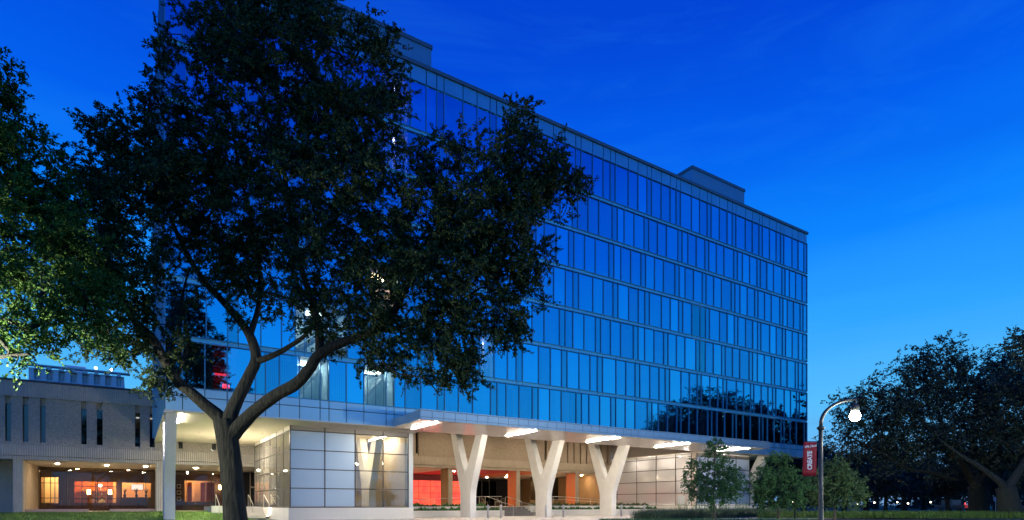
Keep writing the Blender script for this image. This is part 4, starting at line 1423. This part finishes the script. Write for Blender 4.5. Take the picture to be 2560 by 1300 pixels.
D0 = 19.0
oak_base = gnd(588, D0)
limbs = [
    (pl([(592, 1345, 0), (586, 1262, 0), (580, 1200, 0), (575, 1140, 0), (566, 1085, 0), (560, 1050, 0)], D0), .37, .30, None),
    (pl([(564, 1075, 0), (545, 1040, 0), (512, 1012, -.2), (478, 982, -.4), (440, 950, -.6), (408, 895, -.8), (380, 845, -1), (330, 795, -1.4), (285, 700, -1.8), (250, 560, -2)], D0), .24, .07, 0),
    (pl([(565, 1075, 0), (580, 1030, .1), (600, 985, .2), (625, 935, .4), (640, 895, .5), (625, 840, .7), (585, 785, .9), (540, 735, 1.1), (500, 690, 1.3), (450, 600, 1.6), (400, 480, 1.8)], D0), .25, .06, 0),
    (pl([(574, 1095, 0), (605, 1060, 0), (640, 1025, -.1), (690, 988, -.3), (742, 958, -.5), (775, 920, -.7), (800, 885, -.8), (865, 853, -1), (930, 830, -1.2), (985, 778, -1.4), (1020, 710, -1.6), (1080, 630, -1.8), (1180, 540, -2), (1290, 450, -2)], D0), .25, .06, 0),
    (pl([(636, 905, .5), (680, 890, .3), (720, 868, 0), (770, 830, -.4), (800, 760, -.6)], D0), .12, .05, 2),
    (pl([(800, 885, -.8), (795, 810, -.4), (775, 740, 0), (745, 640, .5), (720, 500, .8), (700, 330, 1), (690, 150, 1)], D0), .15, .05, 3),
    (pl([(930, 830, -1.2), (1010, 815, -1.5), (1100, 780, -2), (1200, 720, -2.4)], D0), .09, .03, 3),
    (pl([(625, 840, .7), (650, 740, 1.2), (640, 600, 1.8), (600, 430, 2.2), (570, 250, 2.2)], D0), .11, .04, 2),
    (pl([(440, 950, -.6), (470, 850, -.3), (455, 760, 0), (470, 680, .4)], D0), .07, .03, 1),
    (pl([(745, 640, .5), (830, 560, 0), (900, 430, -.3), (930, 280, -.5)], D0), .08, .03, 5),
    (pl([(930, 845, -1.2), (960, 905, -1.6), (1000, 935, -2), (1060, 945, -2.4), (1100, 990, -2.6)], D0), .04, .015, 3),
]
lob = [(640, 260, 230, 0), (820, 170, 150, -.5), (590, 110, 95, .5), (690, 20, 110, 0), (880, 330, 130, -1), (430, 375, 135, 0), (315, 420, 95, -.5), (265, 560, 110, -1),
       (440, 540, 190, -.5), (650, 500, 220, 1), (850, 540, 200, -1), (1040, 540, 150, -1.5), (1190, 490, 150, -2), (1310, 420, 105, -2), (1380, 460, 80, -2), (1270, 590, 120, -2),
       (1180, 700, 150, -2), (1020, 740, 160, -1.5), (1110, 860, 100, -2), (1150, 920, 60, -2.2), (820, 770, 120, -.5), (640, 700, 120, 1), (440, 850, 60, -.6), (330, 720, 120, -1.5),
       (960, 880, 80, -1.6), (400, 940, 40, -.8), (930, 120, 70, -.5), (980, 250, 60, -1), (1300, 320, 50, -2), (1090, 400, 70, -1.5), (1440, 440, 40, -2), (1330, 700, 60, -2), (1250, 800, 70, -2.2), (250, 330, 45, -.5),
       (200, 490, 80, -1), (180, 620, 90, -1), (230, 690, 90, -1.2), (330, 850, 55, -1), (250, 840, 55, -1), (580, 20, 60, 0), (800, 40, 70, 0), (690, -100, 150, 0), (215, 400, 65, -.6)]
tree('oak_tree', 'large dark oak with a forked trunk in front of the tower', oak_base, limbs, px_lobes(lob, D0), 2400, 238, .094, .28, M_leaf, M_bark, 3)

# neighbour tree reaching in from the left edge
D1 = 15.0
lb = gnd(-330, D1)
limbs = [
    (pl([(-330, 1360, 0), (-325, 1200, 0), (-310, 1050, 0), (-280, 950, 0)], D1), .30, .24, None),
    (pl([(-285, 960, 0), (-180, 870, 0), (-80, 800, .2), (0, 640, .3), (60, 620, .5), (150, 560, .8)], D1), .16, .03, 0),
    (pl([(-280, 950, 0), (-200, 930, -.4), (-80, 905, -.6), (20, 890, -.6), (75, 885, -.6)], D1), .10, .03, 0),
    (pl([(-280, 950, 0), (-260, 700, 0), (-180, 450, .3), (-60, 300, .5), (30, 230, .6)], D1), .2, .04, 0)]
lob = [(20, 250, 90, .5), (-30, 400, 160, .5), (70, 420, 90, .5), (40, 580, 140, .3), (150, 640, 120, .6), (90, 760, 130, 0), (210, 770, 80, .3), (150, 800, 70, 0), (20, 850, 60, -.4),
       (240, 700, 80, .6), (50, 900, 30, -.6), (-150, 300, 200, 0), (-150, 600, 220, 0), (255, 850, 45, 0), (-260, 480, 220, 0), (120, 900, 25, -.5), (130, 520, 80, .5)]
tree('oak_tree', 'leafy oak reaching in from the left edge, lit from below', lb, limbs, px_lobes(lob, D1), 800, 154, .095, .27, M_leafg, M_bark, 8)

# live oaks on the right
def px_tree(name, label, bx, d, limbs, lobes, ncl, per, ls, spd, lm, bm, seed, group=None, **k):
    return tree(name, label, gnd(bx, d), [(pl(p, d), a, b2, c) for p, a, b2, c in limbs], px_lobes(lobes, d), ncl, per, ls, spd, lm, bm, seed, group, **k)
D2 = 55.0
limbs = [
    ([(2448, 1292, 0), (2446, 1262, 0), (2446, 1235, 0), (2444, 1215, 0)], .80, .70, None),
    ([(2444, 1222, 0), (2425, 1195, 0), (2405, 1160, -1), (2370, 1130, -2), (2330, 1080, -2), (2280, 1030, -2.5), (2230, 1000, -3)], .42, .10, 0),
    ([(2446, 1222, 0), (2470, 1185, 1), (2505, 1140, 2), (2545, 1100, 2), (2600, 1020, 2)], .45, .15, 0),
    ([(2410, 1200, 0), (2370, 1195, -1), (2330, 1182, -2), (2270, 1172, -3), (2200, 1130, -4), (2140, 1100, -4)], .24, .08, 1),
    ([(2446, 1225, 0), (2450, 1170, 2), (2430, 1100, 3), (2440, 1020, 3), (2450, 950, 3)], .38, .10, 0),
    ([(2370, 1130, -2), (2350, 1050, -1), (2340, 970, 0)], .18, .06, 1)]
lob = [(2160, 1080, 75, -3), (2130, 1030, 45, -3), (2210, 1020, 90, -3), (2290, 960, 90, -2), (2360, 930, 90, 0), (2300, 1060, 100, -2), (2400, 1000, 110, 0), (2470, 955, 85, 2), (2520, 1010, 120, 2), (2560, 950, 85, 2),
       (2420, 1100, 90, 1), (2240, 1120, 60, -3), (2120, 1110, 45, -3), (2340, 1140, 60, -1), (2500, 1120, 80, 2), (2620, 980, 140, 2), (2640, 1100, 100, 2), (2190, 1150, 40, -3)]
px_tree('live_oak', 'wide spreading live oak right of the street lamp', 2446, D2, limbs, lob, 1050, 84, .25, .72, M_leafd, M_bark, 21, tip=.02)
D3 = 47.0
limbs = [
    ([(2528, 1296, 0), (2522, 1262, 0), (2518, 1240, 0), (2514, 1218, 0)], .80, .62, None),
    ([(2515, 1228, 0), (2500, 1205, 0), (2470, 1182, .5), (2440, 1160, 1), (2405, 1140, 1.5), (2350, 1100, 2)], .30, .09, 0),
    ([(2514, 1228, 0), (2540, 1190, 0), (2565, 1150, 0), (2600, 1080, 0)], .40, .18, 0),
    ([(2530, 1260, 0), (2560, 1278, 0), (2600, 1285, 0)], .30, .2, 0)]
lob = [(2600, 1050, 150, 2), (2540, 1000, 80, 3), (2700, 1010, 130, 2), (2620, 940, 80, 2), (2460, 1080, 60, 3), (2560, 1140, 60, 2), (2350, 1090, 60, 3)]
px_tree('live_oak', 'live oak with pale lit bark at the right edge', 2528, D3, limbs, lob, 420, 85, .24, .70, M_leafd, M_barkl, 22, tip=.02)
# foliage of a nearer tree entering at the right edge
limbs = [([(2880, 1400, 0), (2860, 1200, 0), (2820, 1050, 0), (2760, 950, 0)], .35, .22, None), ([(2760, 950, 0), (2680, 890, 0), (2600, 850, 0), (2540, 840, 0)], .15, .03, 0)]
lob = [(2550, 865, 32, 0), (2600, 865, 55, 0), (2700, 880, 100, 0), (2800, 850, 130, 0)]
px_tree('oak_tree', 'tip of a nearer oak branch at the upper right edge', 2880, 20, limbs, lob, 150, 110, .12, .34, M_leafd, M_bark, 23)

# three young street trees
def young(lab, px, d, top, cw, cb, seed, lm):
    b = gnd(px, d)
    z = lambda y: at(px, y, d)
    limbs = [(pl([(px, 1262 + F * 1.0 / d, 0), (px + 1, 1275, 0), (px - 1, cb - 6, 0), (px + 2, (top + cb) / 2, 0), (px, top + 20, 0)], d), .085, .02, None)]
    lob = []
    for t, w in ((.10, .14), (.25, .30), (.42, .50), (.60, .66), (.78, .70), (.92, .5)):
        y = top + (cb - top) * t
        for s in (-.5, .0, .5):
            lob.append((px + s * cw * w * .9, y + random.uniform(-8, 8), max(12, cw * w * .36), s * random.choice((-.8, .8))))
    return tree('young_tree', lab, b, limbs, px_lobes(lob, d), 330, 60, .115, .19, lm, M_twig, seed, 'young trees planted along the plaza', tip=.006, sides=5)
young('young tree left of the other two, in front of the cream pavilion', 1785, 35, 1090, 142, 1254, 31, M_leafb)
young('middle young tree beside the red banner', 1945, 37, 1118, 145, 1268, 32, M_leafb)
young('young tree with yellowish leaves just right of the lamp post', 2086, 38, 1138, 150, 1270, 33, mat('olive_leaf', (0.085, 0.165, 0.045), 0.6, island=0.5))

# background park trees: a few crowns, copied with their parts
protos = []
for i in range(3):
    h = (11, 13, 9)[i]
    g = np.random.default_rng(60 + i)
    limbs = [([(0, 0, 0), (.1, 0, 1.2), (0, .1, 2.6), (.1, 0, 3.4)], .40, .32, None)]
    for k in range(4):
        a = k * 1.57 + g.uniform(-.4, .4)
        limbs.append(([(0.05, 0, 3.0), (1.2 * math.cos(a), 1.2 * math.sin(a), 4.2), (2.8 * math.cos(a), 2.8 * math.sin(a), h * .6)], .2, .06, 0))
    lobes = []
    for k in range(11):
        a = g.uniform(0, 6.28); r = g.uniform(.5, 4.4)
        lobes.append(((r * math.cos(a), r * math.sin(a), g.uniform(h * .38, h * .82)), (2.2, 2.2, 1.6), 1))
    t = tree('park_tree', 'x', (0, 0, 0), limbs, lobes, 240, 55, .42, .75, M_leafd, M_bark, 80 + i, 'dark trees across the park', tip=.02, sides=5)
    protos.append(t)
spots = [(1905, 96, .9), (1960, 84, .8), (2010, 92, 1.0), (2055, 110, 1.1), (2110, 88, .85), (2165, 105, 1.05), (2215, 78, .62), (2260, 100, 1.0), (2310, 118, 1.1), (2368, 74, .66), (2398, 104, 1.0), (2440, 122, 1.2),
         (2490, 100, 1.0), (2545, 112, 1.1), (2600, 90, 1), (1850, 130, 1.1), (1990, 140, 1.2), (2090, 145, 1.2), (2190, 140, 1.2), (2290, 150, 1.2), (2390, 145, 1.2), (2500, 150, 1.2), (1880, 72, .55), (1925, 118, 1.1)]
desc = ['behind the right end column', 'behind the middle young tree', 'below the banner', 'behind the lamp post', 'right of the lamp post base', 'behind the yellowish young tree', 'small bluish one between lamp post and live oak', 'in the gap left of the live oak', 'deep in the park left of the live oak',
        'small conical one just left of the live oak trunk', 'directly behind the live oak trunk', 'far behind the live oak trunk', 'between the two live oak trunks', 'behind the pale barked oak', 'beyond the right edge', 'far behind the cream pavilion', 'far row behind the middle young tree', 'far row right of the lamp post', 'far row at the dark gap', 'far row left of the live oak', 'far row behind the live oak', 'far row behind the pale oak', 'low one behind the end column plinth', 'behind the banner left side']
for i, ((px, d, s), de) in enumerate(zip(spots, desc)):
    pr = protos[i % 3]
    if i < 3:
        o = pr
    else:
        o = copy_tree(pr)
    p = gnd(px, d)
    o.location = p
    o.rotation_euler = (0, 0, i * 1.3)
    o.scale = (s, s, s)
    o['label'] = 'dark park tree ' + de
# trees across the street in front, which the glass mirrors
for i, (x, y, s) in enumerate(((74, 6, 1.2), (88, 14, 1.35), (97, 4, 1.7), (64, -4, 1.1), (106, 12, 1.75))):
    o = copy_tree(protos[i % 3])
    o.location = (x, y, 0); o.scale = (s, s, s); o.rotation_euler = (0, 0, i * 2.1)
    o['label'] = 'street tree outside the right edge, mirrored in the tower glass, ' + ('behind the live oak', 'closest to the tower corner', 'tallest and far right', 'nearest the camera', 'farthest along the street')[i]

cs = []
g = np.random.default_rng(44)
for i in range(1500):
    px = g.uniform(1500, 2900); d = g.uniform(165, 190)
    p = gnd(px, d)
    hh = 9 + 3 * math.sin(px * .021) + 2 * math.sin(px * .057 + 1)
    cs.append((p.x, p.y, .3 + hh * g.uniform(0, 1) ** .9))
me = leaf_mesh(cs, np.full(len(cs), 1.1), 28, 1.0, 45)
me.materials.append(M_leafd)
o = bpy.data.objects.new('distant_wood', me); link(o)
tag(o, 'dark far wood closing the park behind the trees', 'trees', None, 'stuff')
for i, (x, y, sc) in enumerate(((18, -24, .55), (25, -27, .6), (32, -22, .5), (39, -26, .6), (8, -26, .6))):
    o = copy_tree(protos[i % 3])
    o.location = (x, y, 0); o.scale = (sc, sc, sc * .9); o.rotation_euler = (0, 0, i * 1.9)
    o['label'] = 'street tree behind the camera, mirrored in the pavilion glass, ' + ('second from left', 'middle of five', 'second from right', 'rightmost', 'leftmost')[i]
# ------------------------------------------------------------------ grasses
def blades(name, pts, h, w, m, seed, bend=.5, kind='stuff', label=None):
    g = np.random.default_rng(seed)
    n = len(pts)
    P = np.asarray(pts, float)
    a = g.uniform(0, 2 * math.pi, n)
    H = h * g.uniform(.55, 1.15, n)
    B = bend * H * g.uniform(.2, 1.2, n)
    dx, dy = np.cos(a), np.sin(a)
    W2 = w * .5
    v = np.empty((n, 5, 3), np.float32)
    sxv, syv = -dy * W2, dx * W2
    mid = P + np.stack([dx * B * .3, dy * B * .3, H * .6], 1)
    top = P + np.stack([dx * B, dy * B, H], 1)
    sd = np.stack([sxv, syv, 0 * sxv], 1)
    v[:, 0] = P - sd; v[:, 1] = P + sd; v[:, 2] = mid + sd * .8; v[:, 3] = mid - sd * .8; v[:, 4] = top
    me = bpy.data.meshes.new(name)
    me.vertices.add(n * 5); me.vertices.foreach_set('co', v.ravel())
    k = np.arange(n)[:, None] * 5
    lp = np.concatenate([k + 0, k + 1, k + 2, k + 3, k + 3, k + 2, k + 4], 1).astype(np.int32)
    me.loops.add(n * 7); me.loops.foreach_set('vertex_index', lp.ravel())
    me.polygons.add(n * 2)
    st = np.stack([np.arange(n) * 7, np.arange(n) * 7 + 4], 1).astype(np.int32)
    me.polygons.foreach_set('loop_start', st.ravel())
    me.polygons.foreach_set('loop_total', np.tile(np.array([4, 3], np.int32), n))
    me.update()
    me.materials.append(m)
    o = bpy.data.objects.new(name, me)
    link(o)
    tag(o, label, 'grass', None, 'stuff')
    return o
# fountain grass bed left of the young trees
pts = []
g = np.random.default_rng(5)
while len(pts) < 26000:
    x = g.uniform(30.5, 46.5); y = g.uniform(28.6, 31.6)
    pts.append((x, y, 0))
blades('fountain_grass', pts, .72, .014, M_bladeb, 6, 1.0, label='mound of soft green fountain grass before the cream pavilion')
pts = []
for cx in (36.3, 38.3, 39.4, 41.6, 44.0):
    for i in range(46):
        pts.append((cx + g.normal(0, .3), 32 + g.normal(0, .3), 0))
blades('tall_grass', pts, 1.55, .03, M_blade, 7, .5, label='taller upright grass blades behind the fountain grass')
pts = []
for i in range(30000):
    px = g.uniform(1895, 2640); d = g.uniform(44, 53)
    p = gnd(px, d); pts.append((p.x, p.y, 0))
blades('border_grass', pts, .50, .022, M_blade, 8, .7, label='yellow green border grass along the far sidewalk')
pts = []
for i in range(9000):
    px = g.uniform(1500, 2050); d = g.uniform(30.5, 35.5)
    p = gnd(px, d); pts.append((p.x, p.y, 0))
blades('ground_cover', pts, .20, .06, M_leafb, 9, 1.0, label='low leafy ground cover at the front edge of the bed')
pts = []
for i in range(30000):
    x = g.uniform(-9.5, 6.0); y = g.uniform(35, 56.3)
    pts.append((x, y, lawn_h(x, y)))
blades('lawn_grass', pts, .085, .02, M_blade, 10, .8, label='short mown lawn before the restaurant')

# ------------------------------------------------------------------ street lamps
M_post = mat('lamp_post_paint', (.05, .058, .056), .45, .2, var=.15, vscale=8)
def street_lamp(px, d, lab, arm=1.1, ang=None, banner=True, loc=None, power=100):
    M_globe = emit('lamp_globe_%d' % power, (1.0, .97, .82), power)
    p = Vector(loc) if loc else gnd(px, d)
    t = thing('street_lamp', lab, 'street lamp', (0, 0, 0))
    h = 3.52
    q = MB(); q.lathe([(.16, -.1), (.16, .25), (.13, .32), (.085, .45), (.075, 1.2), (.068, h)], (0, 0, 0), 16); q.build('post', M_post, t, True)
    q = MB(); q.lathe([(.07, h), (.10, h + .03), (.135, h + .07), (.12, h + .11), (.07, h + .14)], (0, 0, 0), 16); q.build('collar', M_post, t, True)
    pts = [(0, 0, h + .1)]
    for i in range(1, 13):
        a = math.pi * .5 * i / 12
        pts.append((arm - arm * math.cos(a), 0, h + .2 + .84 * math.sin(a)))
    pts.append((arm + .06, 0, h + 1.03))
    q = MB(); q.tube(pts, [.06] * 5 + [.052] * 9, 10); q.build('arm', M_post, t, True)
    zt = h + 1.01
    q = MB(); q.lathe([(.02, .10), (.05, .06), (.06, 0), (.04, -.1), (.10, -.16), (.13, -.2), (.12, -.36)], (arm + .06, 0, zt), 14); q.build('lamp_cap', M_post, t, True)
    q = MB(); q.lathe([(.10, -.36), (.14, -.41), (.165, -.49), (.165, -.55), (.135, -.63), (.08, -.68), (.02, -.70)], (arm + .06, 0, zt), 20); q.build('globe', M_globe, t, True)
    if banner:
        M_ban = mat('red_banner', (.33, .010, .022), .7, var=.06, vscale=4)
        M_let = mat('white_lettering', (.8, .8, .8), .7)
        z1, z0 = h - .39, h - 1.54
        bx1, bx0 = -.15, -.59
        v, f = [], []
        nxx = 8
        for i in range(nxx + 1):
            for j in range(9):
                x = bx0 + (bx1 - bx0) * i / nxx
                z = z0 + (z1 - z0) * j / 8
                v.append((x - .03 * (1 - j / 8) * (1 - i / nxx), .0 + .012 * math.sin(i * 1.1 + j * .5), z))
        for i in range(nxx):
            for j in range(8):
                a = i * 9 + j
                f.append((a, a + 9, a + 10, a + 1))
        o = MB().add(v, f).build('banner', M_ban, t, True)
        md = o.modifiers.new('thick', 'SOLIDIFY'); md.thickness = .006
        for zz in (z1 + .02, z0 - .02):
            q = MB(); q.tube([(-.05, 0, zz), (bx0 - .02, 0, zz)], .012, 8); q.build('banner_arm', M_black, t)
        xc = (bx0 + bx1) / 2
        rx = Matrix.Rotation(R(90), 4, 'X')
        text_mesh('lettering', 'CREATE', .205, M_let, o, (xc - .01, -.022, (z0 + z1) / 2 - .05), rx @ Matrix.Rotation(R(90), 4, 'Z'), extrude=.003, bold=.010, sx=.86)
        text_mesh('lettering', 'We Dare', .11, M_let, o, (xc - .0, -.022, z1 - .15), rx @ Matrix.Rotation(R(8), 4, 'Z'), shear=.45, extrude=.003, bold=.003)
        q = MB()
        for i in range(18):
            q.box(bx1 - .075, bx1 - .062, -.022, -.018, z0 + .18 + i * .04, z0 + .193 + i * .04)
        for i in range(9):
            q.box(bx0 + .1 + i * .035, bx0 + .113 + i * .035, -.022, -.018, z0 + .14, z0 + .15)
        q.build('banner_dots', mat('faint_pink', (.5, .2, .22), .7), o)
    t.location = p
    t.rotation_euler = (0, 0, math.atan2(-CA, SA) if ang is None else ang)
    return t
street_lamp(2052, 20, 'dark curved street lamp with a lit globe and red CREATE banner')
street_lamp(0, 0, 'street lamp lighting the leaves, just outside the left edge', banner=False, loc=(-4.2, 17.6, 0), ang=R(100), power=2600)
street_lamp(0, 0, 'added street lamp brightening the young trees, outside the right edge', banner=False, loc=(36, 4, 0), ang=R(60), power=5200)  # unseen lamp added to brighten the young trees and grass bed
street_lamp(0, 0, 'added street lamp brightening the banner, outside the right edge near the camera', banner=False, loc=(19.4, 4.4, 0), ang=R(60), power=520)  # unseen lamp added so the banner face catches light

# ------------------------------------------------------------------ far park details
M_far = emit('far_lamp', (1, .86, .6), 12)
for i, (px, y, d, w) in enumerate(((1981, 1256, 90, 'left of the lamp post base'), (2143, 1262, 95, 'right of the yellowish young tree'), (2186, 1258, 90, 'left of the small bluish tree'), (2243, 1257, 100, 'white one in the dark gap'), (2270, 1260, 95, 'amber one in the dark gap'), (2327, 1257, 88, 'left of the conical tree'), (2365, 1254, 92, 'right of the conical tree'))):
    p = gnd(px, d); z = at(px, y, d).z
    t = thing('path_lamp', 'tiny lit park lamp ' + w, 'lamp', (p.x, p.y, 0), 'far park lamps')
    q = MB(); q.tube([(p.x, p.y, 0), (p.x, p.y, z)], .06, 6); q.build('post', M_black, t)
    q = MB(); q.lathe([(.04, -.11), (.11, -.04), (.11, .04), (.04, .11)], (p.x, p.y, z + .1), 10); q.build('globe', M_far, t)
# parked pickup with red lights
p = gnd(2424, 86)
car = thing('parked_truck', 'dark pickup truck with red tail panel left of the live oak trunk', 'truck', (0, 0, 0))
M_car = mat('car_paint', (.02, .025, .04), .25, coat=.5)
q = MB(); q.box(-.95, .95, 0, 4.6, .45, 1.0).box(-.92, .92, 2.0, 3.6, 1.0, 1.75); q.build('body', M_car, car)
q = MB(); q.box(-.9, .9, -.06, -.003, .55, 1.02); q.build('tailgate', mat('red_glow_tailgate', (.55, .05, .04), .4, emis=(1, .06, .04), estr=.25), car)  # red light on the panel put in as a faint glow
for a in (-1, 1):
    q = MB(); q.box(a * .86 - .07, a * .86 + .07, -.05, -.004, 1.06, 1.3); q.build('tail_light', emit('tail_light', (1, .05, .03), 3), car)
    for yy in (.9, 3.7):
        q = MB(); q.tube([(a * .8, yy, .36), (a * .98, yy, .36)], .36, 14); q.build('wheel', M_black, car)
q = MB(); q.box(-.8, .8, 1.97, 1.998, 1.12, 1.65); q.build('rear_window', M_slit, car)
car.location = p; car.rotation_euler = (0, 0, math.atan2(-CA, SA) + .25)
# roadside sign
p = gnd(2489, 84)
sg = thing('road_sign', 'small pale road sign between the two live oak trunks', 'sign', (0, 0, 0))
q = MB(); q.tube([(0, 0, 0), (0, 0, 2.1)], .035, 8); q.build('post', M_steel, sg)
q = MB(); q.box(-.32, .32, -.05, -.036, 1.5, 2.1); q.build('sign_plate', mat('sign_pale', (.55, .5, .5), .5), sg)
sg.location = p; sg.rotation_euler = (0, 0, math.atan2(-CA, SA))
# thin young trunk / stake by the sidewalk
p = gnd(1987, 40)
q = MB(); q.tube([(p.x, p.y, 0), (p.x, p.y, 1.25)], .05, 8)
o = q.build('marker_post', M_black, world=(p.x, p.y, 0)); tag(o, 'thin dark post between the middle young tree and the lamp post', 'post')
print('tris', sum(len(o.data.polygons) for o in COL.objects if o.type == 'MESH'))
